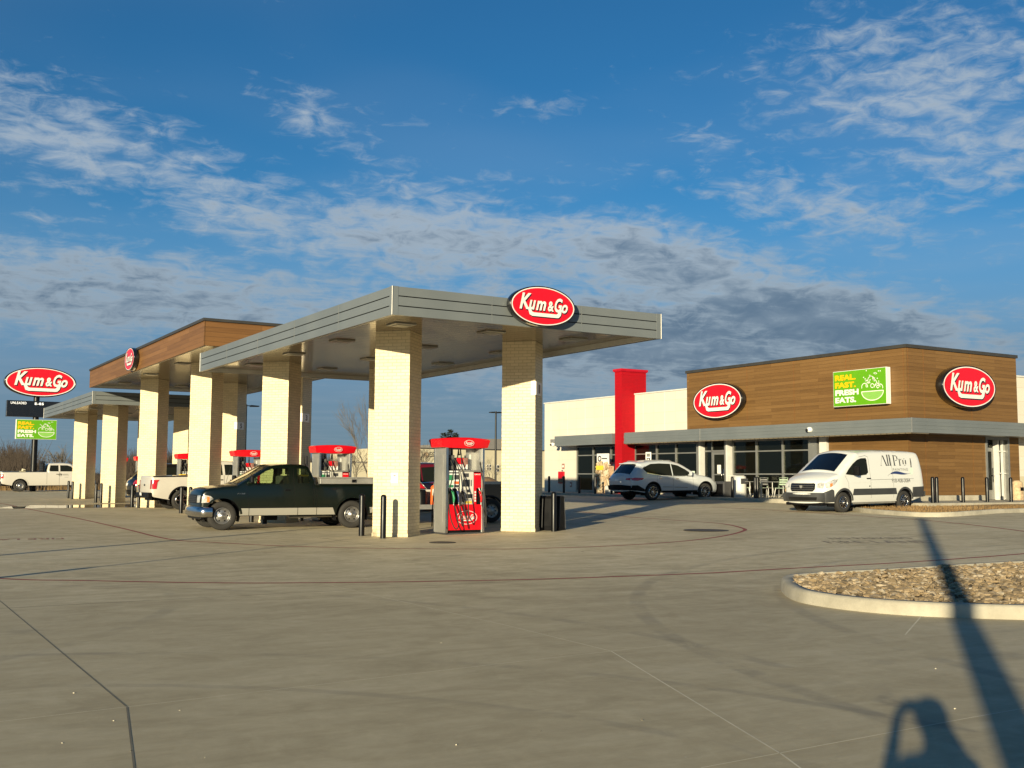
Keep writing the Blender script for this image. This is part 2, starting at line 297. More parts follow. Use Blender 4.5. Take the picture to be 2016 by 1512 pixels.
mat('steel_rim', (.36, .35, .34), .34, .85, var=.12); mat('seat_grey', (.09, .088, .08), .9); mat('seat_dark', (.03, .03, .032), .9); mat('firewood', (.42, .30, .18), .85, var=.45, vscale=8); mat('skin', (.42, .26, .19), .6); mat('cloth_dark', (.03, .035, .05), .9); mat('hair', (.03, .02, .012), .7)
mat('joint_sealer', (.13, .118, .088), .9, var=.2); mat('saw_cut', (.54, .49, .37), .95, var=.15); mat('cast_iron', (.055, .048, .042), .7, .3, var=.25, vscale=8); mat('faded_ink', (.21, .18, .14), .9, var=.4, vscale=6); mat('faded_red', (.27, .13, .10), .9, var=.4, vscale=6)
mat('interior_wall', (.20, .19, .17), .9); mat('interior_floor', (.12, .11, .10), .6); mat('van_cladding', (.036, .037, .038), .6, var=.2); mat('aqua_label', (.55, .66, .56), .5); mat('price_white', (.8, .8, .78), .5, emis=.5)
mat('white_plastic', (.72, .72, .69), .5); mat('navy_ink', (.02, .035, .12), .4); mat('black_ink', (.012, .014, .02), .4); mat('gravel_soil', (.16, .11, .055), 1, var=.3)
# ------------------------------------------------------------------ mesh helpers
def tag(o, label=None, cat=None, group=None, kind=None):
    for k_, v in (('label', label), ('category', cat), ('group', group), ('kind', kind)):
        if v: o[k_] = v
    return o
class MB:
    def __init__(s): s.v = []; s.f = []; s.mi = []; s.sm = []
    def add(s, vs, fs, mi=0, smooth=False):
        b = len(s.v); s.v += [tuple(v) for v in vs]; s.f += [tuple(b+i for i in f) for f in fs]; s.mi += [mi]*len(fs); s.sm += [smooth]*len(fs); return s
    def box(s, x0, x1, y0, y1, z0, z1, mi=0, M=None, bev=0):
        if bev:
            c = min(bev, (x1-x0)/2.01, (y1-y0)/2.01, (z1-z0)/2.01)
            bm = bmesh.new(); bmesh.ops.create_cube(bm, size=1)
            for v in bm.verts: v.co = Vector(((x0+x1)/2+v.co.x*(x1-x0), (y0+y1)/2+v.co.y*(y1-y0), (z0+z1)/2+v.co.z*(z1-z0)))
            bmesh.ops.bevel(bm, geom=list(bm.edges), offset=c, segments=2, affect='EDGES', profile=.5)
            bm.verts.index_update(); vs = [M@v.co if M else v.co for v in bm.verts]; fs = [[v.index for v in f.verts] for f in bm.faces]; bm.free()
            return s.add(vs, fs, mi)
        vs = [Vector((x, y, z)) for x in (x0, x1) for y in (y0, y1) for z in (z0, z1)]
        if M: vs = [M@v for v in vs]
        return s.add(vs, [(0, 1, 3, 2), (4, 6, 7, 5), (0, 4, 5, 1), (2, 3, 7, 6), (0, 2, 6, 4), (1, 5, 7, 3)], mi)
    def tube(s, pts, r, n=8, mi=0, caps=True, smooth=True):
        pts = [Vector(p) for p in pts]; rs = r if isinstance(r, (list, tuple)) else [r]*len(pts); vs = []; fs = []
        up = Vector((0, 0, 1))
        for i, p in enumerate(pts):
            t = (pts[min(i+1, len(pts)-1)]-pts[max(i-1, 0)]).normalized()
            a = t.cross(up) if abs(t.dot(up)) < .95 else t.cross(Vector((1, 0, 0))); a.normalize(); b = t.cross(a)
            for j in range(n): w = 2*math.pi*j/n; vs.append(p+(a*math.cos(w)+b*math.sin(w))*rs[i])
        for i in range(len(pts)-1):
            for j in range(n): fs.append((i*n+j, i*n+(j+1) % n, (i+1)*n+(j+1) % n, (i+1)*n+j))
        s.add(vs, fs, mi, smooth)
        if caps: s.add(vs[:n], [tuple(range(n))[::-1]], mi); s.add(vs[-n:], [tuple(range(n))], mi)
        return s
    def cyl(s, x, y, z0, z1, r, n=16, mi=0, r1=None): return s.tube([(x, y, z0), (x, y, z1)], [r, r if r1 is None else r1], n, mi)
    def lathe(s, prof, n=28, M=None, mi=0, sx=1, sy=1, smooth=True):
        vs = []; fs = []
        for (r, z) in prof:
            for j in range(n): w = 2*math.pi*j/n; v = Vector((r*math.cos(w)*sx, r*math.sin(w)*sy, z)); vs.append(M@v if M else v)
        for i in range(len(prof)-1):
            for j in range(n): fs.append((i*n+j, i*n+(j+1) % n, (i+1)*n+(j+1) % n, (i+1)*n+j))
        return s.add(vs, fs, mi, smooth)
    def prism(s, poly, a, b, axis='y', mi=0, M=None):
        n = len(poly); mk = {'y': lambda p, t: Vector((p[0], t, p[1])), 'x': lambda p, t: Vector((t, p[0], p[1])), 'z': lambda p, t: Vector((p[0], p[1], t))}[axis]
        vs = [mk(p, a) for p in poly]+[mk(p, b) for p in poly]
        if M: vs = [M@v for v in vs]
        return s.add(vs, [tuple(range(n))[::-1], tuple(range(n, 2*n))]+[(i, (i+1) % n, n+(i+1) % n, n+i) for i in range(n)], mi)
    def mesh(s, me, M, mi=0):
        return s.add([M@v.co for v in me.vertices], [tuple(p.vertices) for p in me.polygons], mi)
    def build(s, name, mats, parent=None, loc=None, fixn=True):
        me = bpy.data.meshes.new(name); me.from_pydata(s.v, [], s.f)
        if not isinstance(mats, (list, tuple)): mats = [mats]
        for m in mats: me.materials.append(_M[m] if isinstance(m, str) else m)
        me.polygons.foreach_set('material_index', s.mi); me.polygons.foreach_set('use_smooth', s.sm)
        if fixn and len(s.f) < 60000:
            bm = bmesh.new(); bm.from_mesh(me); bmesh.ops.recalc_face_normals(bm, faces=bm.faces); bm.to_mesh(me); bm.free()
        uv = me.uv_layers.new(name='UVMap').data
        for p in me.polygons:
            nx, ny, nz = (abs(c) for c in p.normal)
            for li in p.loop_indices:
                c = me.vertices[me.loops[li].vertex_index].co
                uv[li].uv = (c.x, c.y) if nz > max(nx, ny) else ((c.y, c.z) if nx > ny else (c.x, c.z))
        o = bpy.data.objects.new(name, me); COL.objects.link(o)
        if parent is not None: o.parent = parent
        if loc is not None: o.location = loc
        return o
def empty(name, loc=(0, 0, 0), rz=0, label=None, cat=None, group=None):
    o = bpy.data.objects.new(name, None); COL.objects.link(o); o.location = loc; o.rotation_euler = (0, 0, rz); o.empty_display_size = .3
    return tag(o, label, cat, group)
def copy_tree(o, parent=None):
    c = o.copy(); COL.objects.link(c); c.parent = parent
    for ch in list(o.children): copy_tree(ch, c)
    return c
_txt = {}
def text_mesh(s, shear=0, bold=0, spacing=1):
    key = (s, shear, bold, spacing)
    if key in _txt: return _txt[key]
    cu = bpy.data.curves.new('t', 'FONT'); cu.body = s; cu.shear = shear; cu.offset = bold; cu.space_character = spacing; cu.resolution_u = 3; cu.fill_mode = 'FRONT'
    o = bpy.data.objects.new('t', cu); COL.objects.link(o); bpy.context.view_layer.update()
    me = bpy.data.meshes.new_from_object(o.evaluated_get(bpy.context.evaluated_depsgraph_get())); bpy.data.objects.remove(o)
    xs = [v.co.x for v in me.vertices]; ys = [v.co.y for v in me.vertices]
    _txt[key] = (me, min(xs), max(xs), min(ys), max(ys)); return _txt[key]
def put_text(mb, s, x0, x1, z0, z1, y, mi=0, shear=0, bold=.02, spacing=1, M=None):
    """fit text into the rectangle x0..x1, z0..z1 on the plane y (front towards -y)"""
    me, a, b, c, d = text_mesh(s, shear, bold, spacing)
    sx = (x1-x0)/(b-a); sz = (z1-z0)/(d-c)
    T = Matrix(((sx, 0, 0, x0-a*sx), (0, 0, 0, y), (0, sz, 0, z0-c*sz), (0, 0, 0, 1)))
    mb.mesh(me, M@T if M else T, mi)
def gz(X, Y):
    t = min(max((X-11)/21, 0), 1)
    return .42*t*(.7+.3*min(max((Y-27)/11, 0), 1)) + .2*min(max((Y-62)/12, 0), 1)*(1-min(max((X-14)/6, 0), 1))
def ray(px, py):
    a = (px-1008)/F; b = -(py-756)/F
    return _r2*a+_u2*b+_f
def gp(px, py, dz=0):
    z = 0
    for _ in range(50):
        d = ray(px, py); t = (z+dz-EYE.z)/d.z; P = EYE+d*t; z = .5*z+.5*gz(P.x, P.y)
    return Vector((P.x, P.y, gz(P.x, P.y)))
exec_order = []
# ================================================================== SETTING
def build_ground():
    xs = sorted(set([-60, -40, -25, -15, -8, -4, 0, 3, 6, 8, 9, 10, 11]+[11+i*1.0 for i in range(1, 22)]+[33, 36, 40, 46, 55, 70]))
    ys = sorted(set([-40, -25, -15, -8, -4, 0, 4, 8, 12, 16, 20, 24, 27]+[27+i for i in range(1, 12)]+[42, 46, 50, 55, 60, 62, 64, 66, 68, 70, 72, 74, 78, 84, 86]))
    m = MB(); vs = [(x, y, gz(x, y)) for y in ys for x in xs]; n = len(xs)
    m.add(vs, [(j*n+i, j*n+i+1, (j+1)*n+i+1, (j+1)*n+i) for j in range(len(ys)-1) for i in range(n-1)], 0, True)
    o = m.build('ground', 'concrete_paving', fixn=False); tag(o, kind='structure')
    m = MB(); S = 2500
    m.add([(-S, -S, -.10), (S, -S, -.10), (S, S, -.10), (-S, S, -.10)], [(0, 1, 2, 3)])
    tag(m.build('surrounding_land', 'field_soil'), kind='structure')
build_ground()
def ribbon(pts, w, dz, name, matn, kind='structure', closed=False):
    """flat strip following the ground along world points"""
    P = [Vector((p[0], p[1], 0)) for p in pts]; Q = []
    for i in range(len(P)-1):
        n = max(1, int((P[i+1]-P[i]).length/.8)); Q += [P[i].lerp(P[i+1], j/n) for j in range(n)]
    Q.append(P[-1]); vs = []
    for i, p in enumerate(Q):
        t = (Q[min(i+1, len(Q)-1)]-Q[max(i-1, 0)]).normalized(); nrm = Vector((-t.y, t.x, 0))*w/2
        for s in (-1, 1): q = p+nrm*s; vs.append((q.x, q.y, gz(q.x, q.y)+dz))
    m = MB(); m.add(vs, [(2*i, 2*i+2, 2*i+3, 2*i+1) for i in range(len(Q)-1)])
    return m, (name, matn)
def smooth_pts(P, n=8):
    out = []
    for i in range(len(P)-1):
        p0, p1, p2, p3 = P[max(i-1, 0)], P[i], P[i+1], P[min(i+2, len(P)-1)]
        for j in range(n):
            t = j/n; out.append(.5*((2*p1)+(p2-p0)*t+(2*p0-5*p1+4*p2-p3)*t*t+(3*p1-p0-3*p2+p3)*t**3))
    out.append(P[-1]); return out
def line_px(px, w, dz, m, smooth=True):
    P = [gp(*p) for p in px]
    if smooth: P = smooth_pts(P)
    r, _ = ribbon(P, w, dz, '', ''); m.add(r.v, r.f)
m = MB()
line_px([(-300, 1118), (0, 1139), (160, 1143), (500, 1148), (950, 1143), (1250, 1134), (1560, 1119), (1800, 1106), (2030, 1089), (2200, 1072)], .10, .0022, m)
line_px([(-60, 984), (0, 991), (60, 1003), (140, 1018), (240, 1040), (330, 1061), (420, 1068), (560, 1075), (760, 1080), (1000, 1081), (1200, 1075), (1340, 1066), (1420, 1056), (1462, 1046), (1462, 1040), (1420, 1031), (1340, 1025), (1220, 1016), (1130, 1006)], .10, .0022, m)
line_px([(1400, 998), (1560, 1007), (1700, 1016), (1850, 1027), (2030, 1048), (2250, 1085)], .10, .0022, m)
tag(m.build('fire_lane_line', 'red_line'), kind='structure')
m = MB()
line_px([(-250, 1050), (0, 1183), (250, 1392), (268, 1540), (275, 1700)], .012, .0012, m, False)
tag(m.build('sealed_joint', 'joint_sealer'), kind='structure')
m = MB()
line_px([(-300, 1455), (0, 1421), (250, 1392), (1000, 1305), (1203, 1282), (1320, 1270)], .009, .0014, m, False)
line_px([(640, 1150), (1000, 1232), (1203, 1282), (1540, 1486), (1640, 1560)], .011, .0014, m, False)
line_px([(1380, 1512), (1540, 1482), (1900, 1415), (2100, 1380)], .009, .0014, m, False)
line_px([(1250, 1141), (1540, 1166)], .014, .0014, m, False); line_px([(1782, 1250), (1815, 1212)], .014, .0014, m, False)
line_px([(300, 1020), (900, 1016)], .02, .0014, m, False)
tag(m.build('saw_cut_joint', 'saw_cut'), kind='structure')
# far pads and drive joints
m = MB()
for (a, b) in (((9, 19), (9, 70)), ((17, 19), (17, 70)), ((22, 5), (22, 70)), ((28, 12), (28, 60)), ((0, 27.4), (30, 27.4)), ((0, 35.9), (30, 35.9)), ((0, 44), (30, 44)), ((-5, 19), (30, 19)), ((-5, 12.5), (34, 12.5))):
    r, _ = ribbon([a, b], .015, .0018, '', ''); m.add(r.v, r.f)
tag(m.build('slab_joint', 'joint_sealer'), kind='structure')
def lying_text(s, px0, px1, depthlen, matn, name, label, flip=False):
    a = gp(*px0); b = gp(*px1); ex = (b-a).normalized(); ey = Vector((-ex.y, ex.x, 0)); L = (b-a).length
    me, x0, x1, y0, y1 = text_mesh(s, 0, .01); m = MB(); vs = []
    for v in me.vertices:
        u = (v.co.x-x0)/(x1-x0)*L; w = (v.co.y-y0)/(y1-y0)*depthlen; q = a+ex*u+ey*w; vs.append((q.x, q.y, gz(q.x, q.y)+.003))
    m.add(vs, [tuple(p.vertices) for p in me.polygons]); o = m.build(name, matn); return tag(o, kind='structure')
lying_text('FIRE LANE', (1634, 1070), (1838, 1069), .75, 'faded_ink', 'road_marking', '')
lying_text('NO PARKING', (1640, 1062), (1800, 1061), .55, 'faded_ink', 'road_marking', '')
lying_text('FIRE LANE', (125, 1059), (-60, 1062), .55, 'faded_red', 'road_marking', '')
# puddle
m = MB()
for (cx, cy, a, b, ph) in ((238, 996.5, 150, 3.2, 0), (40, 999.5, 42, 1.9, 1), (120, 997.5, 75, 2.6, 2)):
    P = []
    for i in range(40):
        w = 2*math.pi*i/40; k_ = 1+.18*math.sin(3*w+ph)+.10*math.sin(7*w+2*ph)
        q = gp(cx+a*k_*math.cos(w), cy+b*k_*math.sin(w)); P.append((q.x, q.y, gz(q.x, q.y)+.004+.001*ph))
    m.add(P, [tuple(range(40))])
tag(m.build('puddle', 'puddle_water'), kind='structure')
for i, ((cx, cy), r_, lb) in enumerate((((1390, 1044.5), .55, 'round dark fuel tank cover beside the red curve of the fire lane'), ((871, 1068.5), .28, 'small dark round cover in the paving before the nearest pump'))):
    q = gp(cx, cy); m = MB(); m.lathe([(0, .012), (r_*.86, .012), (r_*.88, .016), (r_, .014), (r_*1.02, .004)], 40, Matrix.Translation(q))
    root = m.build('manhole_cover', 'cast_iron'); tag(root, lb, 'manhole cover')
# -------- islands
def outline_offset(P, d):
    out = []; n = len(P)
    for i in range(n):
        t = (P[(i+1) % n]-P[i-1]).normalized(); out.append(P[i]+Vector((-t.y, t.x, 0))*d)
    return out
def kerbed_island(P, name, h, wk, inner, fillmat, crown=.05, cat='kerb', label=''):
    """P: closed world outline, counter-clockwise. kerb ring + fill"""
    P = [Vector((p.x, p.y, 0)) for p in P]
    rings = [(0, 0), (.012, h*.8), (.035, h), (wk, h), (wk, h-.05)]
    m = MB(); n = len(P); R_ = []
    for (d, z) in rings:
        Q = outline_offset(P, d) if d else P
        R_.append([(q.x, q.y, gz(q.x, q.y)+z) for q in Q])
    vs = [v for r in R_ for v in r]
    m.add(vs, [(i*n+j, i*n+(j+1) % n, (i+1)*n+(j+1) % n, (i+1)*n+j) for i in range(len(rings)-1) for j in range(n)], 0, True)
    o = m.build(name, 'curb_concrete'); tag(o, kind='structure')
    Q = outline_offset(P, wk-.01); c = sum((q for q in Q), Vector())/n
    m = MB(); vs = [(c.x, c.y, gz(c.x, c.y)+h+crown)]
    for f_ in (.5, 1):
        for q in Q: w = c.lerp(q, f_); vs.append((w.x, w.y, gz(w.x, w.y)+h-.03+crown*(1-f_)))
    fs = [(0, 1+j, 1+(j+1) % n) for j in range(n)]+[(1+j, 1+n+j, 1+n+(j+1) % n, 1+(j+1) % n) for j in range(n)]
    m.add(vs, fs, 0, True); o = m.build(inner, fillmat); tag(o, kind='structure'); return Q
isl = [(1536, 1158), (1545, 1172), (1575, 1186), (1650, 1199), (1760, 1210), (1900, 1217), (2100, 1222), (2500, 1222), (2500, 1095), (2200, 1108), (2016, 1121), (1900, 1128), (1750, 1138), (1640, 1144), (1570, 1149), (1545, 1153)]
isl = smooth_pts([gp(*p) for p in isl]+[gp(*isl[0])], 4)[:-1]
ISL_IN = kerbed_island(isl, 'near_kerb', .14, .15, 'near_island_soil', 'gravel_soil', -.05)
gi = [(1662, 1001), (1680, 1006), (1730, 1012), (1850, 1018), (2016, 1009), (2300, 1003), (2500, 994), (2300, 990), (2016, 995), (1850, 998), (1720, 1001.5), (1676, 1002)]
gi = smooth_pts([gp(*p) for p in gi]+[gp(*gi[0])], 4)[:-1]
GI_IN = kerbed_island(gi, 'far_kerb', .14, .15, 'lawn_soil', 'dry_grass', .03)
def inpoly(x, y, P):
    r = False; j = len(P)-1
    for i in range(len(P)):
        if (P[i][1] > y) != (P[j][1] > y) and x < (P[j][0]-P[i][0])*(y-P[i][1])/(P[j][1]-P[i][1])+P[i][0]: r = not r
        j = i
    return r
def rocks():
    rnd = random.Random(3); m = MB(); proto = []
    for _ in range(10):
        bm = bmesh.new(); bmesh.ops.create_icosphere(bm, subdivisions=1, radius=1)
        pl = [(Vector((rnd.gauss(0, 1), rnd.gauss(0, 1), rnd.gauss(0, 1))).normalized(), rnd.uniform(.45, .8)) for _ in range(7)]
        for v in bm.verts:
            for (nn, dd) in pl:
                e = v.co.dot(nn)
                if e > dd: v.co -= nn*(e-dd)
            v.co *= rnd.uniform(.88, 1.1)
        bm.verts.index_update(); proto.append(([v.co.copy() for v in bm.verts], [[v.index for v in f.verts] for f in bm.faces])); bm.free()
    xs = [p.x for p in ISL_IN]; ys = [p.y for p in ISL_IN]; poly = [(p.x, p.y) for p in ISL_IN]
    big = 0
    for t in range(13000):
        x = rnd.uniform(min(xs), min(max(xs), 19)); y = rnd.uniform(min(ys), max(ys))
        if not inpoly(x, y, poly): continue
        s_ = rnd.choice((.018, .022, .028, .035, .042, .05)); s_ *= rnd.uniform(.8, 1.35)
        if rnd.random() < .008: s_ *= 1.6
        vs, fs = proto[rnd.randrange(10)]
        Mx = Matrix.Translation((x, y, gz(x, y)+.105+s_*.22+rnd.uniform(0, .012)))@Matrix.Rotation(rnd.uniform(0, 6.3), 4, 'Z')@Matrix.Rotation(rnd.uniform(-.5, .5), 4, 'X')@Matrix.Diagonal((s_*rnd.uniform(1, 1.5), s_*rnd.uniform(.8, 1.1), s_*rnd.uniform(.4, .7), 1))
        m.add([Mx@v for v in vs], fs)
    o = m.build('landscape_rocks', 'sandstone', fixn=False); tag(o, 'heap of tan broken sandstone filling the near kerbed island', 'rocks', kind='stuff')
rocks()
def grass_blades():
    rnd = random.Random(5); m = MB(); poly = [(p.x, p.y) for p in GI_IN]; xs = [p[0] for p in poly]; ys = [p[1] for p in poly]
    for t in range(16000):
        x = rnd.uniform(min(xs), min(max(xs), 46)); y = rnd.uniform(min(ys), max(ys))
        if not inpoly(x, y, poly): continue
        h_ = rnd.uniform(.02, .06); a = rnd.uniform(0, 6.3); w = .012; dx, dy = math.cos(a)*w, math.sin(a)*w; z = gz(x, y)+.11
        m.add([(x-dx, y-dy, z), (x+dx, y+dy, z), (x+rnd.uniform(-.03, .03), y+rnd.uniform(-.03, .03), z+h_+.03)], [(0, 1, 2)])
    tag(m.build('dry_grass', 'dry_grass', fixn=False), 'short brown dormant grass on the kerbed island before the store', 'grass', kind='stuff')
grass_blades()

def grit():
    rnd = random.Random(8); m = MB()
    for i in range(28):
        px = rnd.uniform(-50, 1950); py = 1130+380*rnd.random()**1.3
        if 1500 < px and py < 1230: continue
        q = gp(px, py); s_ = rnd.uniform(.002, .006); a = rnd.uniform(0, 6)
        m.box(-s_, s_, -s_*.7, s_*.7, 0, s_*.9, rnd.choice((0, 0, 1)), Matrix.Translation((q.x, q.y, q.z))@Matrix.Rotation(a, 4, 'Z')@Matrix.Rotation(.3, 4, 'X'))
    tag(m.build('loose_grit', ['saw_cut', 'joint_sealer'], fixn=False), 'tiny pale and dark stones strewn over the near paving', 'grit', kind='stuff')
grit()
# ================================================================== LOGO AND SIGNS
def logo_letters(mb, w, y, mi=0, dx=0, dz=0, fat=.03):
    """italic white lettering centred on the origin, total width w, in the xz plane facing -y"""
    h = w*.335
    def T(s, a, b, c, d, sh=.30, bold=fat): put_text(mb, s, a*w+dx, b*w+dx, c*h+dz, d*h+dz, y, mi, sh, bold)
    T('K', -.50, -.255, -.24, .62); T('u', -.300, -.160, -.24, .27); T('m', -.160, .055, -.24, .27)
    T('&', .090, .215, -.25, .30, .12); T('G', .235, .405, -.27, .50); T('o', .385, .515, -.28, .20)
    P = [(-.335, -.10), (-.285, -.14), (-.235, -.34), (-.20, -.375), (.275, -.375), (.30, -.34), (.325, -.12), (.395, -.10), (.365, -.42), (.325, -.545), (.29, -.565), (-.235, -.565), (-.29, -.50)]
    vs = [(x*w+dx, y+.0008, z*h+dz) for x, z in P]; n = len(P)
    mb.add(vs, [(12, 0, 1, 2), (12, 2, 3, 11), (11, 3, 4, 10), (10, 4, 5, 9), (9, 5, 8), (5, 6, 7, 8)], mi)
def ell(mb, a, b, y, mi=0, n=48, a2=None, b2=None):
    if a2 is None:
        mb.add([(a*math.cos(2*math.pi*i/n), y, b*math.sin(2*math.pi*i/n)) for i in range(n)], [tuple(range(n))], mi)
    else:
        vs = [(p*math.cos(2*math.pi*i/n), y, q*math.sin(2*math.pi*i/n)) for (p, q) in ((a, b), (a2, b2)) for i in range(n)]
        mb.add(vs, [(i, (i+1) % n, n+(i+1) % n, n+i) for i in range(n)], mi)
def oval_sign(name, loc, rz, a, b, t, label, double=False, parent=None, group='oval red logo signs'):
    root = empty(name, loc, rz, label, 'sign', group) if parent is None else None
    p = root or parent; off = Vector((0, 0, 0)) if root else Vector(loc)
    M = Matrix.Translation(off)
    m = MB(); RX = Matrix.Rotation(R(90), 4, 'X')
    m.lathe([(0, -t), (.975, -t), (.99, -t+.02), (.99, t-.02), (.98, t), (.965, t), (.96, t-.015), (0, t-.015)], 56, RX@Matrix.Diagonal((a, b, 1, 1)))
    o = m.build('cabinet', 'sign_black', p); o.location = off
    for s in ((1, -1) if double else (1,)):
        m = MB(); ell(m, a*.95, b*.93, -(t-.013)-.004, 0); o1 = m.build('face', 'sign_red', p)
        m = MB(); ell(m, a*.95, b*.93, -(t-.013)-.008, 0, 56, a*.918, b*.883); o2 = m.build('border', 'sign_white', o1)
        m = MB(); logo_letters(m, a*1.44, -(t-.013)-.012, 0, .018*a, -.028*a, .045); o3 = m.build('letter_shadow', 'sign_black', o1)
        m = MB(); logo_letters(m, a*1.44, -(t-.013)-.016, 0, 0, 0, .03); o4 = m.build('lettering', 'sign_white', o1)
        o1.location = off
        if s < 0: o1.rotation_euler = (0, 0, math.pi)
    return root
def eats_panel(p, w, h, t, loc=(0, 0, 0)):
    loc = Vector(loc)
    m = MB(); m.box(-w/2, w/2, -t/2, t/2, -h/2, h/2, bev=.01); c = m.build('cabinet', 'sign_white', p, loc)
    m = MB(); m.add([(-w/2+.02, -t/2-.004, -h/2+.02), (w/2-.02, -t/2-.004, -h/2+.02), (w/2-.02, -t/2-.004, h/2-.02), (-w/2+.02, -t/2-.004, h/2-.02)], [(0, 1, 2, 3)]); f = m.build('face', 'sign_green', p, loc)
    y = -t/2-.010
    m = MB()
    for s_, z in (('REAL.', .21), ('FAST.', .0)): put_text(m, s_, -.46*w, -.06*w, (z+.02)*h, (z+.18)*h, y, 0, 0, .05)
    m.build('yellow_lettering', 'sign_yellow', f)
    m = MB(); put_text(m, 'FRESH', -.46*w, -.01*w, -.19*h, -.03*h, y, 0, 0, .05); put_text(m, 'EATS.', -.46*w, -.06*w, -.40*h, -.24*h, y, 0, 0, .05)
    m.build('white_lettering', 'sign_white', f)
    # bowl of salad in line art
    m = MB(); n = 18; cx, cz, a, b = .245*w, -.13*h, .20*w, .25*h
    m.add([(cx+a*math.cos(math.pi+math.pi*i/n), y+.002, cz+b*math.sin(math.pi+math.pi*i/n)) for i in range(n+1)], [tuple(range(n+1))]); m.build('bowl_picture', 'sign_light_green', f)
    m = MB(); lw = .012*h
    def arc(cx, cz, a, b, w0, w1, n=14, k=lw):
        vs = []
        for i in range(n+1):
            w_ = R(w0+(w1-w0)*i/n)
            for s in (-k, k): vs.append((cx+(a+s)*math.cos(w_), y, cz+(b+s)*math.sin(w_)))
        m.add(vs, [(2*i, 2*i+2, 2*i+3, 2*i+1) for i in range(n)])
    arc(cx, cz, a, b, 180, 360); m.add([(cx-a, y-.001, cz-lw), (cx+a, y-.001, cz-lw), (cx+a, y-.001, cz+lw), (cx-a, y-.001, cz+lw)], [(0, 1, 2, 3)])
    for (dx, dz, r_, w0, w1) in ((-.14, .07, .055, -10, 200), (-.07, .09, .045, 40, 220), (-.02, .16, .06, -20, 190), (.03, .12, .05, -60, 120), (.09, .06, .05, -10, 190), (.14, .045, .05, -20, 130), (0, .08, .03, 0, 330), (.10, .06, .02, 0, 330)):
        arc(cx+dx*w, cz+dz*w, r_*w, r_*w, w0, w1, 10, lw*.8)
    rnd = random.Random(4)
    for (dx, dz, rr, an) in ((-.03, .42, .03, 60), (.06, .48, .035, 80), (-.12, .33, .03, 30), (.03, .33, .03, -50), (-.06, .25, .028, -40), (.12, .24, .022, 10)):
        ca, sa = math.cos(R(an)), math.sin(R(an)); X, Z = cx+dx*w, cz+dz*h; q = rr*w*.8
        pts = [(0, 1.3), (.5, .4), (.45, -.5), (0, -1.2), (-.45, -.5), (-.5, .4)]
        o_ = [(X+q*(u*ca-v*sa), y, Z+q*(u*sa+v*ca)) for u, v in pts]; i_ = [(X+q*.6*(u*ca-v*sa), y, Z+q*.6*(u*sa+v*ca)) for u, v in pts]
        m.add(o_+i_, [(i, (i+1) % 6, 6+(i+1) % 6, 6+i) for i in range(6)])
    for _ in range(9):
        X, Z, q = cx+rnd.uniform(-.9, .9)*a, cz+rnd.uniform(.26, .60)*h, .008*w
        m.add([(X-q, y, Z-q), (X+q, y, Z-q), (X+q, y, Z+q), (X-q, y, Z+q)], [(0, 1, 2, 3)])
    m.build('line_drawing', 'sign_white', f)
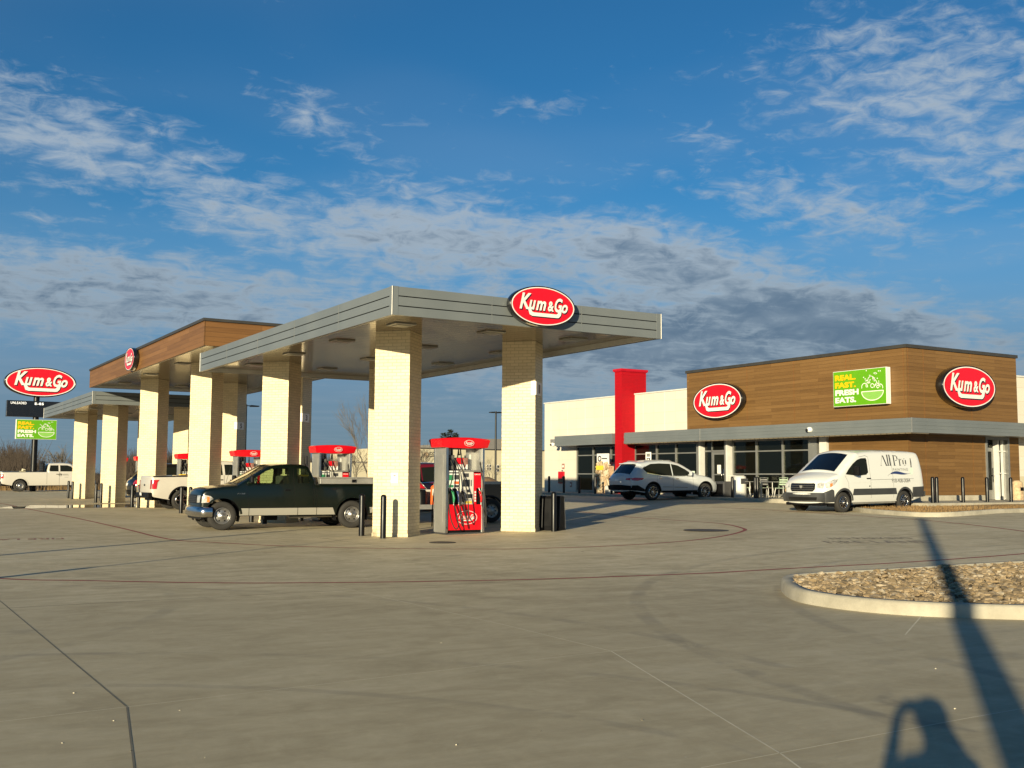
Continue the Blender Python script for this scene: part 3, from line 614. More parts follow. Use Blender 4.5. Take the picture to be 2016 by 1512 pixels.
# ================================================================== CANOPIES
COLX, COLY = (10.89, 14.37), [23.23+8.31*i for i in range(6)]
def canopy(name, label, X0, X1, Y0, Y1, zb, zt, wood, rows, cl):
    root = empty(name, (X0, Y0, 0), 0, label, 'canopy', 'fuel canopies in a row')
    ox, oy = X0, Y0; w, l = X1-X0, Y1-Y0
    mt = 'red_wood_cladding' if wood else 'grey_metal'
    m = MB(); h = zt-zb; th = .10
    def board(z0, z1, out):
        m.box(-out, w+out, -out, th-.03, z0, z1); m.box(-out, w+out, l-th+.03, l+out, z0, z1)
        m.box(-out, th-.03, th-.028, l-th+.028, z0, z1); m.box(w-th+.03, w+out, th-.028, l-th+.028, z0, z1)
    if wood: board(zb, zt-.09, 0)
    else:
        g = .022; e = (h-2*g)/3
        for i in range(3): board(zb+i*(e+g), zb+i*(e+g)+e, 0)
    m.build('fascia', mt, root)
    if wood:
        m = MB()
        for (x0, x1, y0, y1) in ((-.05, w+.05, -.05, .15), (-.05, w+.05, l-.15, l+.05), (-.05, .15, .152, l-.152), (w-.15, w+.05, .152, l-.152)): m.box(x0, x1, y0, y1, zt-.088, zt)
        m.build('cap_flashing', 'dark_cap', root)
        for (x, y) in ((0, 0), (w, 0), (0, l), (w, l)):
            m = MB(); m.box(x-.012, x+.012, y-.012, y+.012, zb, zt-.09); m.build('corner_trim', 'red_wood_cladding', root)
    else:
        m = MB(); m.box(.035, w-.035, .035, .06, zb+.02, zt-.02); m.box(.035, w-.035, l-.06, l-.035, zb+.02, zt-.02); m.box(.035, .06, .062, l-.062, zb+.02, zt-.02); m.box(w-.06, w-.035, .062, l-.062, zb+.02, zt-.02)
        m.build('groove_backing', 'black_plastic', root)
        for (x, y) in ((0, 0), (w, 0), (0, l), (w, l)):
            sx, sy = (-1 if x == 0 else 1), (-1 if y == 0 else 1)
            m = MB(); m.prism([(x+sx*.006, y+sy*.006), (x-sx*.13, y+sy*.006), (x-sx*.13, y-sy*.01), (x-sx*.01, y-sy*.01), (x-sx*.01, y-sy*.13), (x+sx*.006, y-sy*.13)], zb-.003, zt+.004, 'z')
            c = m.build('corner_trim', 'grey_metal', root)
            m = MB(); m.cyl(x+sx*.006, y+sy*.006, zb-.002, zt+.003, .012, 8); m.build('bright_edge', 'alu', c)
        # slightly different panels along the fascia
        for y in [2.9*i for i in range(1, int(l/2.9)+1)]: m = MB(); m.box(-.003, .02, y-.003, y+.003, zb+.002, zt-.002); m.build('panel_seam', 'silver_frame', root)
        for x in [2.35*i for i in range(1, int(w/2.35)+1)]: m = MB(); m.box(x-.003, x+.003, -.003, .02, zb+.002, zt-.002); m.build('panel_seam', 'silver_frame', root)
    m = MB(); m.box(.07, w-.07, .07, l-.07, zt-.12, zt-.06); m.build('roof_deck', 'grey_wall', root)
    zs = zb+.13
    m = MB(); m.box(.065, w-.065, .065, l-.065, zs, zs+.03); m.build('soffit', 'soffit_metal', root)
    m = MB()
    for (x0, x1, y0, y1) in ((.065, w-.065, .065, .13), (.065, w-.065, l-.13, l-.065), (.065, .13, .132, l-.132), (w-.13, w-.065, .132, l-.132)): m.box(x0, x1, y0, y1, zb+.01, zs-.002)
    m.build('edge_channel', 'white_paint', root)
    for yy in [r for r in [2.0+i*(l-4.0)/3 for i in range(4)]]:
        for xx in (1.15, w/2, w-1.15):
            m = MB(); m.box(xx-.26, xx+.26, yy-.26, yy+.26, zs-.035, zs-.002, bev=.01); m.box(xx-.17, xx+.17, yy-.17, yy+.17, zs-.05, zs-.036, 1)
            m.build('light_fixture', ['pump_silver', 'pump_silver'], root)
    for k_, ri in enumerate(rows):
        for side in (0, 1):
            X, Y = COLX[side], COLY[ri]; g = gz(X, Y); a = .43
            m = MB(); m.box(-a, a, -a, a, 0, zs-.003-g)
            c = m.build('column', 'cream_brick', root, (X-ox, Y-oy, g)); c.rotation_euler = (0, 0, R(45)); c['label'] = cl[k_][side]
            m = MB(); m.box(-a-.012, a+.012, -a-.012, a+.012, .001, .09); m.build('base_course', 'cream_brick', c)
    return root
canopy('fuel_canopy', 'nearest grey flat canopy on four cream brick columns, logo oval on its end', 9.12, 16.10, 19.80, 34.25, 4.68, 5.27, False, (0, 1),
       (('cream brick column nearest the camera with a small notice low on it', 'cream brick column carrying the number 1 plate'), ('cream brick column rising behind the green pickup cab', 'cream brick column hidden behind the nearest column')))
canopy('fuel_canopy', 'middle taller wood clad canopy between the two grey ones', 8.95, 16.30, 33.25, 52.60, 5.41, 6.27, True, (2, 3),
       (('cream brick column before the white pickup cab', 'cream brick column behind the column left of the pickup cab'), ('cream brick column at the tailgate of the white pickup', 'cream brick column above the dark sport utility')))
canopy('fuel_canopy', 'farthest low grey canopy beyond the wood clad one', 9.12, 16.10, 52.75, 68.20, 4.68, 5.27, False, (4, 5),
       (('cream brick column second from the far left end', 'cream brick column inside the far canopy'), ('cream brick column at the far left end of the station', 'cream brick column at the far inner corner')))
oval_sign('logo_sign', (12.65, 19.68, 5.13), 0, .86, .45, .09, 'red oval logo sign on the end fascia of the nearest grey canopy')
oval_sign('logo_sign', (8.83, 43.1, 5.86), R(-90), .86, .45, .10, 'red oval logo sign on the side of the wood clad canopy')
# number plates wrapped round column corners
def number_plate(X, Y, z, s, label):
    root = empty('number_plate', (X, Y-.612, z), R(45), label, 'number plate', 'pump number plates on the columns')
    # local frame: column faces run along -x and +y from this corner
    m = MB(); m.box(-.02, .62, -.024, -.004, -.17, .17, bev=.004); m.box(-.024, -.004, -.0035, .11, -.17, .17, bev=.004); m.build('plate', 'sign_white', root)
    m = MB(); put_text(m, s, .27, .44, -.11, .11, -.028, 0, 0, .03); m.build('number', 'black_ink', root)
number_plate(COLX[1], COLY[0], 3.62, '1', 'white plate with number 1 on the column right of the nearest pump')
number_plate(COLX[1], COLY[2], 3.62, '3', 'white number plate on the column corner seen behind the pickup cab')
number_plate(COLX[1], COLY[3], 3.62, '5', 'white number plate on the column beyond the white pickup cab')
m = MB(); m.box(-.09, .09, -.006, .0, -.12, .12, 0); m.add([(.035*math.cos(R(a)), -.008, .055+.018*math.sin(R(a))) for a in range(0, 360, 20)], [tuple(range(18))], 1)
m.box(-.03, .03, -.0085, -.0075, .052, .058, 0)
for z in (-.02, -.05, -.08): m.box(-.055, .055, -.0072, -.0062, z, z+.007, 2)
o = m.build('notice', ['sign_white', 'black_ink', 'pump_silver']); o.location = (10.89-.30+.06, 23.23-.30-.085, 1.36); o.rotation_euler = (0, 0, R(-45)); tag(o, 'small white notice fixed low on the nearest brick column', 'notice')
m = MB(); m.box(-.09, .09, -.03, 0, -.20, .20, bev=.01); 
for z in (-.13, -.04, .05, .14): m.box(-.055, .055, -.036, -.031, z-.03, z+.03, 1)
o = m.build('switch_panel', ['dark_grey', 'black_ink']); o.location = (COLX[1]+.32, COLY[2]-.32, 1.95); o.rotation_euler = (0, 0, R(45)); tag(o, 'dark switch panel on the shaded face of a column behind the pickup', 'switch panel')
# ================================================================== BOLLARDS
def bollard_proto():
    root = empty('bollard', (0, 0, 0), 0, 'x', 'bollard')
    m = MB(); m.lathe([(.068, -.03), (.068, .93), (.060, .955), (.045, .975), (.02, .985), (0, .987)], 20); m.build('post', 'black_metal', root)
    return root
BP = bollard_proto(); _bf = [True]
def bollard(X, Y, label, group, z=None, s=1):
    o = BP if _bf[0] else copy_tree(BP); _bf[0] = False
    o.location = (X, Y, gz(X, Y) if z is None else z); o.scale = (1, 1, s); o['label'] = label; o['group'] = group
    return o
GRP = 'black steel bollards guarding the canopy columns'
BLAB = [('black bollard standing between the green pickup rear wheel and the nearest column', 'black bollard in front of the nearest brick column, casting a shadow on it'),
        ('black bollard hidden behind the green pickup, outer one', 'black bollard hidden behind the green pickup, inner one'),
        ('thin black bollard before the white pickup rear wheel', 'black bollard just ahead of the green pickup grille'),
        ('black bollard left of the white pickup tailgate', 'black bollard under the white pickup rear bumper'),
        ('black bollard left of the second column from the far end', 'black bollard in front of the second column from the far end'),
        ('black bollard left of the farthest left column', 'black bollard in front of the farthest left column')]
for i, Y in enumerate(COLY):
    bollard(10.17, Y+.37, BLAB[i][0], GRP); bollard(10.20, Y-.78, BLAB[i][1], GRP)
RL = ['black bollard in front of the trash bins right of the column numbered 1', 'black bollard behind the nearest pump row, inner side', 'black bollard on the inner side of the third column pair', 'black bollard on the inner side of the fourth column pair', 'black bollard on the inner side of the fifth column pair', 'black bollard on the inner side of the last column pair']
for i, Y in enumerate(COLY): bollard(14.86, Y-.72, RL[i], GRP)
# ================================================================== PUMPS
def pump_proto():
    P = empty('fuel_pump', (0, 0, 0), 0, 'x', 'fuel pump')
    W2, D2 = .52, .30
    for s in (-1, 1):
        m = MB(); m.prism([(s*W2, -D2), (s*(W2-.045), -D2-.012), (s*(W2-.06), -D2+.01), (s*(W2-.06), D2-.01), (s*(W2-.045), D2+.012), (s*W2, D2)], .04, 2.08, 'z'); m.build('side_panel', 'pump_silver', P)
        for t in (-1, 1):
            m = MB(); m.box(s*(W2-.02)-.028, s*(W2-.02)+.028, t*(D2+.014)-.014, t*(D2+.014)+.014, .04, 2.07, bev=.008); m.build('edge_trim', 'chrome', P)
        m = MB(); m.box(s*(W2+.001)-.004, s*(W2+.001)+.004, -.14, .14, .3, 1.9); m.build('side_reveal', 'alu', P)
    # curved top valance
    def val(z, e):
        a, b = .66+e, .40+e; pts = []
        for i in range(9): pts.append((-a+2*a*i/8, -b+.07*abs(-1+2*i/8)**2.2))
        for i in range(9): pts.append((a-2*a*i/8, b-.07*abs(-1+2*i/8)**2.2))
        return [(x, y, z) for x, y in pts]
    zz = [(2.06, -.10), (2.065, -.035), (2.10, -.025), (2.28, .01), (2.31, -.005), (2.325, -.06)]
    def crown(x, z): return z-(.03*(x/.66)**2 if z > 2.25 else 0)+(.02*(x/.66)**2 if z < 2.11 else 0)
    m = MB(); n = 18; vs = []
    for z, e in zz: vs += [(x, y, crown(x, z_)) for x, y, z_ in val(z, e)]
    m.add(vs, [(i*n+j, i*n+(j+1) % n, (i+1)*n+(j+1) % n, (i+1)*n+j) for i in range(len(zz)-1) for j in range(n)]+[tuple(range(n))[::-1], tuple(range((len(zz)-1)*n, len(zz)*n))])
    v = m.build('valance', 'sign_red', P)
    for t in (-1, 1):
        rot = Matrix.Rotation(0 if t == -1 else math.pi, 4, 'Z')
        m = MB(); ell(m, .135, .075, -.405-.012, 0, 32, .126, .067)
        logo_letters(m, .20, -.405-.012, 0); mm = MB(); mm.add([rot@Vector((x+.04, y, z+2.185)) for x, y, z in m.v], m.f); mm.build('lettering', 'sign_white', v)
    for t in (-1, 1):
        rot = Matrix.Rotation(0 if t == -1 else math.pi, 4, 'Z')
        def pt(name, mt, boxes, bev=0, text=None, parent=P):
            m = MB()
            for bx in boxes: m.box(*bx[:6], bx[6] if len(bx) > 6 else 0, rot, bev)
            if text: text(m)
            return m.build(name, mt, parent)
        y0 = -D2
        pt('lower_panel', 'sign_red', [(-.455, .455, y0-.002, -.02, .10, .71)], .006)
        pt('kick_plate', 'black_plastic', [(-.455, .455, y0+.02, -.02, .04, .098)])
        m = MB(); ell(m, .285, .165, y0-.008, 0, 40, .272, .153); logo_letters(m, .44, y0-.008, 0); mm = MB(); mm.add([rot@Vector((x+.05, y, z+.40)) for x, y, z in m.v], m.f); mm.build('logo_decal', 'sign_white', P)
        # product side (left) with grade labels
        pt('grade_panel', 'white_plastic', [(-.455, -.13, y0+.02, -.02, 1.10, 1.52)], .006)
        m = MB()
        for (x0, x1, z0, z1, mi) in ((-.43, -.31, 1.29, 1.42, 0), (-.29, -.16, 1.31, 1.42, 1), (-.43, -.31, 1.20, 1.265, 2), (-.29, -.16, 1.20, 1.265, 3), (-.43, -.31, 1.12, 1.18, 0), (-.29, -.16, 1.12, 1.18, 1), (-.42, -.17, 1.455, 1.485, 1)): m.box(x0, x1, y0+.012, y0+.019, z0, z1, mi, rot)
        m.build('grade_label', ['green_plastic', 'dark_grey', 'aqua_label', 'orange_plastic'], P)
        pt('nozzle_well', 'black_plastic', [(-.455, -.06, y0+.05, -.02, .712, 1.098)])
        pt('hood', 'pump_silver', [(-.16, .455, y0-.03, -.02, 1.50, 1.535)], .008)
        pt('reader_panel', 'pump_beige', [(-.125, .235, y0-.012, -.02, .712, 1.498)], .012)
        m = MB()
        for (x0, x1, z0, z1, mi) in ((-.06, .09, 1.37, 1.46, 2), (-.07, .12, 1.14, 1.31, 0), (.15, .17, 1.15, 1.30, 2), (.05, .12, 1.00, 1.07, 0), (-.07, .0, .92, 1.06, 3), (.02, .20, .86, .96, 0), (-.02, .02, .81, .83, 2), (.05, .09, .81, .83, 2), (.11, .15, .81, .83, 2), (.0, .06, .735, .79, 1), (.065, .12, .735, .79, 1), (.125, .18, .735, .79, 1)): m.box(x0, x1, y0-.018, y0-.013, z0, z1, mi, rot)
        m.build('keypad_and_display', ['screen', 'yellow_plastic', 'dark_grey', 'alu'], P)
        pt('red_side_panel', 'sign_red', [(.245, .44, y0+.0, -.02, 1.10, 1.47)], .006)
        m = MB(); put_text(m, 'KUM & GO', .26, .42, 1.42, 1.45, y0-.004, 0, 0, .03, 1, rot)
        for i in range(4): m.box(.262, .30, y0-.004, y0-.001, .98-i*.068, 1.03-i*.068, 0, rot)
        m.build('side_lettering', 'sign_white', P)
        pt('label_strip', 'sign_red', [(.245, .315, y0+.002, -.02, .712, 1.095)])
        pt('second_nozzle_well', 'black_plastic', [(.322, .44, y0+.04, -.02, .712, 1.095)])
        # displays hung in the opening
        pt('price_display', 'dark_grey', [(-.42, -.24, -.20, -.06, 1.54, 1.90)], .01); m = MB()
        for (x0, x1, z0, z1, mi) in ((-.395, -.265, 1.81, 1.88, 0), (-.40, -.26, 1.66, 1.78, 1), (-.395, -.265, 1.56, 1.64, 0)): m.box(x0, x1, -.208, -.201, z0, z1, mi, rot)
        m.build('display_face', ['seat_grey', 'screen'], P)
        m = MB(); m.box(-.19, .14, -.19, -.14, 1.55, 1.84, 0, rot, .006); m.box(-.175, .0, -.196, -.191, 1.68, 1.83, 1, rot); m.box(-.175, .125, -.196, -.191, 1.56, 1.675, 2, rot); m.box(.004, .125, -.196, -.191, 1.68, 1.83, 3, rot)
        m.add([rot@Vector((.04+.045*math.cos(R(a)), -.199, 1.70+.10*math.sin(R(a)))) for a in range(0, 360, 30)], [tuple(range(12))], 3)
        m.build('advert', ['dark_grey', 'sign_red', 'sign_white', 'faded_red'], P)
        m = MB(); m.box(.40, .455, -.26, -.01, 1.54, 2.05, 0, rot); m.box(.17, .40, -.04, -.015, 1.54, 2.05, 0, rot); m.build('inner_pillar', 'pump_silver', P)
        m = MB(); m.box(.25, .30, -.048, -.041, 1.66, 1.92, 0, rot); m.build('inner_notice', 'white_paint', P)
        # hoses and nozzles
        def hose(x, xt, sag, c, deep=.0):
            m = MB(); yy = y0-.09
            P0 = [(xt, -.12, 2.05), (xt, -.16, 1.9), (x+.02, yy+.05, 1.55), (x-.06-deep, yy-.10, .95), (x-.05-deep, yy-.16, .45), (x-.0-deep*.4, yy-.17, sag), (x+.06, yy-.14, sag+.04), (x+.06, yy-.07, .45), (x+.01, yy, .75)]
            pts = [rot@p for p in smooth_pts([Vector(p) for p in P0], 5)]; m.tube(pts, .014, 7); return m.build('hose', 'rubber', P)
        hose(-.36, -.40, .16, 0, .12); hose(-.22, -.28, .22, 0, -.02); hose(-.12, -.04, .30, 0, -.14); hose(.40, .46, .18, 0, -.10)
        m = MB()
        for xt in (-.40, -.28, -.04, .46): m.tube([rot@Vector((xt, -.12, 2.05)), rot@Vector((xt, -.13, 1.93))], [.012, .022], 8, 0); m.tube([rot@Vector((xt, -.13, 1.93)), rot@Vector((xt, -.13, 1.90))], .03, 8, 0)
        m.build('hose_swivel', 'black_plastic', P)
        for x, mt in ((-.36, 'green_plastic'), (-.22, 'navy_ink'), (-.10, 'black_plastic'), (.39, 'lamp_red')):
            m = MB(); m.tube([rot@Vector((x, y0-.005, 1.03)), rot@Vector((x, y0-.07, 1.0)), rot@Vector((x+.01, y0-.09, .86)), rot@Vector((x+.01, y0-.085, .76))], [.02, .036, .032, .020], 9, 0)
            m.tube([rot@Vector((x+.01, y0-.085, .76)), rot@Vector((x+.01, y0-.085, .70))], .015, 8, 1)
            m.tube([rot@Vector((x, y0-.05, 1.04)), rot@Vector((x-.02, y0-.02, 1.11))], .012, 8, 1); m.build('nozzle', [mt, 'alu'], P)
    m = MB(); m.box(-.5, .5, -.27, .27, .0, .04); m.build('base', 'dark_grey', P)
    return P
PP = pump_proto()
PL = ['nearest fuel pump, red lower panel and full hoses in view, beside the number 1 column', 'fuel pump above the tool box of the green pickup', 'fuel pump behind the cab roof of the green pickup', 'fuel pump above the bed of the white pickup', 'fuel pump far back beside the tail of the dark sport utility', 'farthest fuel pump under the far grey canopy']
for i, Y in enumerate(COLY):
    o = PP if i == 0 else copy_tree(PP); o.location = (12.53, Y-.06, gz(12.5, Y)); o['label'] = PL[i]; o['group'] = 'fuel pumps between the column pairs'
# raised islands are flush; yellow squeegee pails beside pumps
def pail(X, Y, label):
    m = MB(); g = gz(X, Y)
    m.box(-.14, .14, -.13, .13, 1.02, 1.42, 0, None, .03); m.box(-.10, .10, -.135, -.128, 1.08, 1.2, 1); m.box(-.04, .04, -.04, .04, 0, 1.02, 2)
    m.tube([(.05, -.05, 1.4), (.07, -.06, 1.75)], .012, 6, 2)
    o = m.build('squeegee_station', ['yellow_plastic', 'black_ink', 'dark_grey'], None, (X, Y, g)); return tag(o, label, 'squeegee station', 'yellow squeegee stations by the pumps')
pail(11.75, COLY[1]+.35, 'yellow squeegee station left of the pump above the green pickup tool box'); pail(13.4, COLY[2]+.3, 'yellow squeegee station right of the pump behind the windscreen'); pail(12.0, COLY[3]-.75, 'yellow squeegee station above the white pickup bed')
# trash bins
def bin_(X, Y, rz, label):
    root = empty('trash_bin', (X, Y, gz(X, Y)), rz, label, 'trash bin', 'black trash bins by the number 1 column'); root.scale = (.82, .82, 1)
    m = MB(); m.prism([(-.25, 0), (-.27, .12), (-.25, .45), (-.20, .80), (-.14, .86), (.16, .86), (.20, .80), (.27, .35), (.29, .02), (.28, 0)], -.24, .24, 'y'); m.build('body', 'black_plastic', root)
    m = MB(); m.tube([(-.16, -.245, .8), (-.205, -.25, .42), (-.22, -.248, .08)], .012, 6); m.tube([(.17, -.245, .8), (.24, -.25, .3), (.25, -.248, .05)], .010, 6); m.build('edge_highlight', 'dark_grey', root)  # paler grey tubes stand in for thin highlights on the black body
    m = MB(); m.box(-.15, .17, -.2, .2, .855, .875, bev=.005); m.build('lid', 'black_metal', root)
bin_(14.86, 23.22, R(28), 'black trash bin partly hidden by the column numbered 1'); bin_(15.16, 22.92, R(34), 'black slant sided trash bin right of the bollard by the number 1 column')
#@@NEXT
# ================================================================== STORE
SX, SY, FL = 36.3, 28.95, .53
def onX(px, py, X):
    d = ray(px, py); return EYE+d*(X/d.x)
def onY(px, py, Y):
    d = ray(px, py); return EYE+d*(Y/d.y)
def yy(px, X=SX, py=900): return onX(px, py, X).y
def xx_(px, Y=SY, py=900): return onY(px, py, Y).x
def store():
    S = empty('store_building', (SX, SY, 0), 0, 'wood clad convenience store with cream wings, grey awnings and a red tower', 'store')
    ML = Matrix.Translation((-SX, -SY, 0))
    def P(name, mt, fn, parent=S):
        m = MB(); fn(m); m.v = [tuple(ML@Vector(v)) for v in m.v]; return m.build(name, mt, parent)
    YB = 42.57; YE = 56.2; ZA = 3.30; yG = yy(1632); XD0, XD1 = xx_(1942), xx_(1985)
    P('upper_wall', 'wood_cladding', lambda m: m.box(SX, 43.61, SY, YB, ZA, 6.76))
    P('wall_cap', 'dark_cap', lambda m: m.box(SX-.06, 43.67, SY-.06, YB+.05, 6.762, 6.90))
    for px in (1388, 1470.5, 1563, 1665.7, 1779.5):
        y = yy(px, SX, 760); P('joint_trim', 'red_wood_cladding', lambda m: m.box(SX-.012, SX+.01, y-.02, y+.02, 3.82, 6.755))
    for px in (1787.5, 1818, 1910.5):
        x = xx_(px, SY, 720); P('joint_trim', 'red_wood_cladding', lambda m: m.box(x-.02, x+.02, SY-.012, SY+.01, 3.82, 6.755)); P('joint_trim', 'red_wood_cladding', lambda m: m.box(x-.015, x+.015, SY-.012, SY+.01, .74, 3.24))
    P('lower_wall', 'wood_cladding', lambda m: (m.box(SX, SX+.25, SY+.001, yG, .74, ZA-.002), m.box(SX+.252, XD0, SY, SY+.25, .74, ZA-.002)))
    P('lower_wall', 'wood_cladding', lambda m: m.box(XD1, 43.61, SY, SY+.25, .74, ZA-.002))
    P('foundation', 'curb_concrete', lambda m: (m.box(SX-.02, SX+.2, SY, yG, .50, .738), m.box(SX+.202, XD0-.02, SY-.02, SY+.2, .50, .738)))
    P('foundation', 'curb_concrete', lambda m: m.box(XD1+.02, 43.60, SY-.02, SY+.2, .50, .738))
    # cream wings
    P('cream_wall', 'cream_panel', lambda m: m.box(SX+.10, SX+7, YB+.001, YE, ZA, 5.95))
    P('parapet_cap', 'white_paint', lambda m: m.box(SX+.05, SX+7.05, YB+.052, YE+.05, 5.952, 6.02))
    P('cream_wall', 'cream_panel', lambda m: m.box(SX+.10, SX+.35, yy(1131), YE, .53, ZA-.002))
    P('cream_wall', 'cream_panel', lambda m: m.box(SX+.352, SX+7, YE-.25, YE, .53, ZA-.002))
    P('cream_wall', 'cream_panel', lambda m: m.box(43.62, 70, SY+.15, 40, 1.55, 5.96))
    P('base_band', 'tan_wall', lambda m: m.box(43.62, 70, SY+.14, 40, .5, 1.548))
    P('parapet_cap', 'white_paint', lambda m: m.box(43.68, 70, SY+.10, 40, 5.962, 6.03))
    for i in range(7):
        y = 44.5+1.83*i
        if abs(y-47.4) < .5: continue
        P('wall_joint', 'white_paint', lambda m: m.box(SX+.09, SX+.11, y-.02, y+.02, 3.82, 5.94))
    # red tower
    tx0, tx1, ty0, ty1 = 35.5, 37.19, 47.06, 47.69
    t = P('tower', 'red_brick', lambda m: (m.box(tx0, tx1, ty0, ty1, .53, 7.20)))
    P('tower_cap', 'tower_red', lambda m: (m.box(tx0-.05, tx1+.05, ty0-.05, ty1+.05, 7.202, 7.24), m.box(tx0-.02, tx1+.02, ty0-.02, ty1+.02, 7.04, 7.06), m.box(tx0-.08, tx1+.08, ty0-.08, ty1+.08, 7.242, 7.36)), t)
    # awnings: stepped grey fascia
    def awn(name, pieces, z0=3.24, z1=3.82):
        def f(m):
            for (x0, x1, y0, y1) in pieces:
                n = 4; e = (z1-z0)/n
                for i in range(n): m.box(x0+(.012 if i % 2 else 0), x1, y0+(.012 if i % 2 else 0), y1, z0+i*e+(.004 if i else 0), z0+(i+1)*e)
        return P(name, 'grey_metal', f)
    awn('awning', [(35.35, SX-.002, 28.0, 46.63)])
    awn('awning', [(SX, 55, 28.0, SY-.002)])
    awn('awning', [(35.35, SX+.095, 47.75, 53.5)])
    awn('awning', [(35.62, SX-.002, 46.64, 47.05)])
    P('awning_soffit', 'soffit_metal', lambda m: m.box(35.38, SX+.09, 28.03, 46.6, 3.20, 3.237))
    P('awning_corner', 'alu', lambda m: m.box(35.33, 35.36, 27.985, 28.015, 3.235, 3.825))
    P('awning_corner', 'alu', lambda m: m.box(35.335, 35.352, 40.5, 40.52, 3.24, 3.822))
    P('awning_end', 'tower_red', lambda m: m.box(35.36, SX-.01, 46.632, 46.638, 3.25, 3.80))
    P('downlight_box', 'alu', lambda m: m.box(35.45, 35.9, 53.51, 54.1, 3.45, 3.66))
    # storefront glazing
    glz = []
    def window(y0, y1, z0=.60, z1=3.20, trans=(1.60, 2.68), X=SX+.14):
        fw = .055
        fr = P('window', 'silver_frame', lambda m: ([m.box(X-.06, X+.06, y0, y0+fw, z0, z1), m.box(X-.06, X+.06, y1-fw, y1, z0, z1), m.box(X-.055, X+.055, y0+fw, y1-fw, z0, z0+.07), m.box(X-.055, X+.055, y0+fw, y1-fw, z1-.05, z1)]+[m.box(X-.055, X+.055, y0+fw, y1-fw, t-.03, t+.03) for t in trans]))
        P('pane', 'store_glass', lambda m: m.box(X-.008, X+.008, y0+fw-.01, y1-fw+.01, z0+.05, z1-.04), fr)
        return fr
    L = [yy(p) for p in (1133, 1165, 1200)]+[47.70]
    for a, b in zip(L, L[1:]): window(b, a)
    Rr = [yy(p) for p in (1247, 1290, 1328, 1372)]
    for a, b in zip(Rr, Rr[1:]): window(b, a)
    Q = [yy(p) for p in (1440, 1486.5, 1538, 1591)]
    for a, b in zip(Q, Q[1:]): window(b, a)
    P('sill_base', 'curb_concrete', lambda m: m.box(SX+.06, SX+.22, yG, yy(1131), .50, .598))
    # pilasters
    for (a, b, x0, mt) in ((1592, 1609, -.02, 'silver_frame'), (1617, 1631, -.12, 'white_paint'), (1372, 1379, -.04, 'silver_frame'), (1379, 1382, -.12, 'white_paint'), (1427, 1433, -.04, 'silver_frame'), (1433, 1436, -.14, 'white_paint')):
        P('pilaster', mt, lambda m: m.box(SX+x0, SX+.2, yy(b), yy(a), .53, 3.235))
    window(yy(1617), yy(1609), X=SX+.5)
    # entrance door
    dX = SX+.12; d0, d1 = yy(1426), yy(1400)
    dr = P('door', 'silver_frame', lambda m: (m.box(dX-.03, dX+.03, d0, d0+.10, .56, 2.68), m.box(dX-.03, dX+.03, d1-.10, d1, .56, 2.68), m.box(dX-.028, dX+.028, d0+.1, d1-.1, .56, .80), m.box(dX-.028, dX+.028, d0+.1, d1-.1, 2.56, 2.68), m.box(dX-.028, dX+.028, d0+.1, d1-.1, 1.55, 1.60)))
    P('pane', 'dark_glass', lambda m: m.box(dX-.006, dX+.006, d0+.09, d1-.09, .79, 2.57), dr)
    P('handle', 'chrome', lambda m: (m.tube([(dX-.04, d0+.07, 1.35), (dX-.12, d0+.07, 1.38), (dX-.12, d0+.07, 1.82), (dX-.04, d0+.07, 1.85)], .018, 6), m.tube([(dX-.04, d0+.2, 1.35), (dX-.12, d0+.2, 1.38), (dX-.12, d0+.2, 1.82), (dX-.04, d0+.2, 1.85)], .014, 6)), dr)
    P('door_notice', 'sign_white', lambda m: m.box(dX-.04, dX-.031, (d0+d1)/2-.13, (d0+d1)/2+.13, 1.62, 2.05), dr)
    fr = P('window', 'silver_frame', lambda m: (m.box(dX-.04, dX+.04, d0-.01, yy(1385), 2.70, 2.78), m.box(dX-.04, dX+.04, d1+.01, d1+.06, .53, 3.235), m.box(dX-.04, dX+.04, d0-.06, d0-.01, .53, 3.235)))
    P('pane', 'store_glass', lambda m: m.box(dX-.006, dX+.006, d0, yy(1385), 2.781, 3.235), fr); P('pane', 'store_glass', lambda m: m.box(dX-.006, dX+.006, d1+.061, yy(1386), .56, 2.70), fr)
    # side vestibule on the south face
    vy = SY+.85
    P('door_frame', 'silver_frame', lambda m: (m.box(XD0-.06, XD0+.05, SY-.04, SY+.3, .53, 3.235), m.box(XD1-.05, XD1+.06, SY-.04, SY+.3, .53, 3.235), m.box(XD0+.05, XD1-.05, SY-.03, SY+.1, 3.12, 3.235)))
    d = P('door', 'silver_frame', lambda m: (m.box(XD0+.06, XD0+.14, SY+.3, SY+.36, .56, 2.78), m.box(XD0+.80, XD0+.92, SY+.3, SY+.36, .56, 2.78), m.box(XD0+.14, XD0+.80, SY+.302, SY+.358, .56, .95), m.box(XD0+.14, XD0+.80, SY+.302, SY+.358, 2.62, 2.78)))
    P('pane', 'dark_glass', lambda m: m.box(XD0+.13, XD0+.81, SY+.32, SY+.335, .94, 2.63), d); P('handle', 'chrome', lambda m: (m.box(XD0+.76, XD0+.80, SY+.22, SY+.26, 1.3, 1.9), m.box(XD0+.76, XD0+.92, SY+.26, SY+.30, 1.55, 1.60)), d)
    P('transom', 'store_glass', lambda m: m.box(XD0+.06, XD0+.92, SY+.32, SY+.335, 2.80, 3.11))
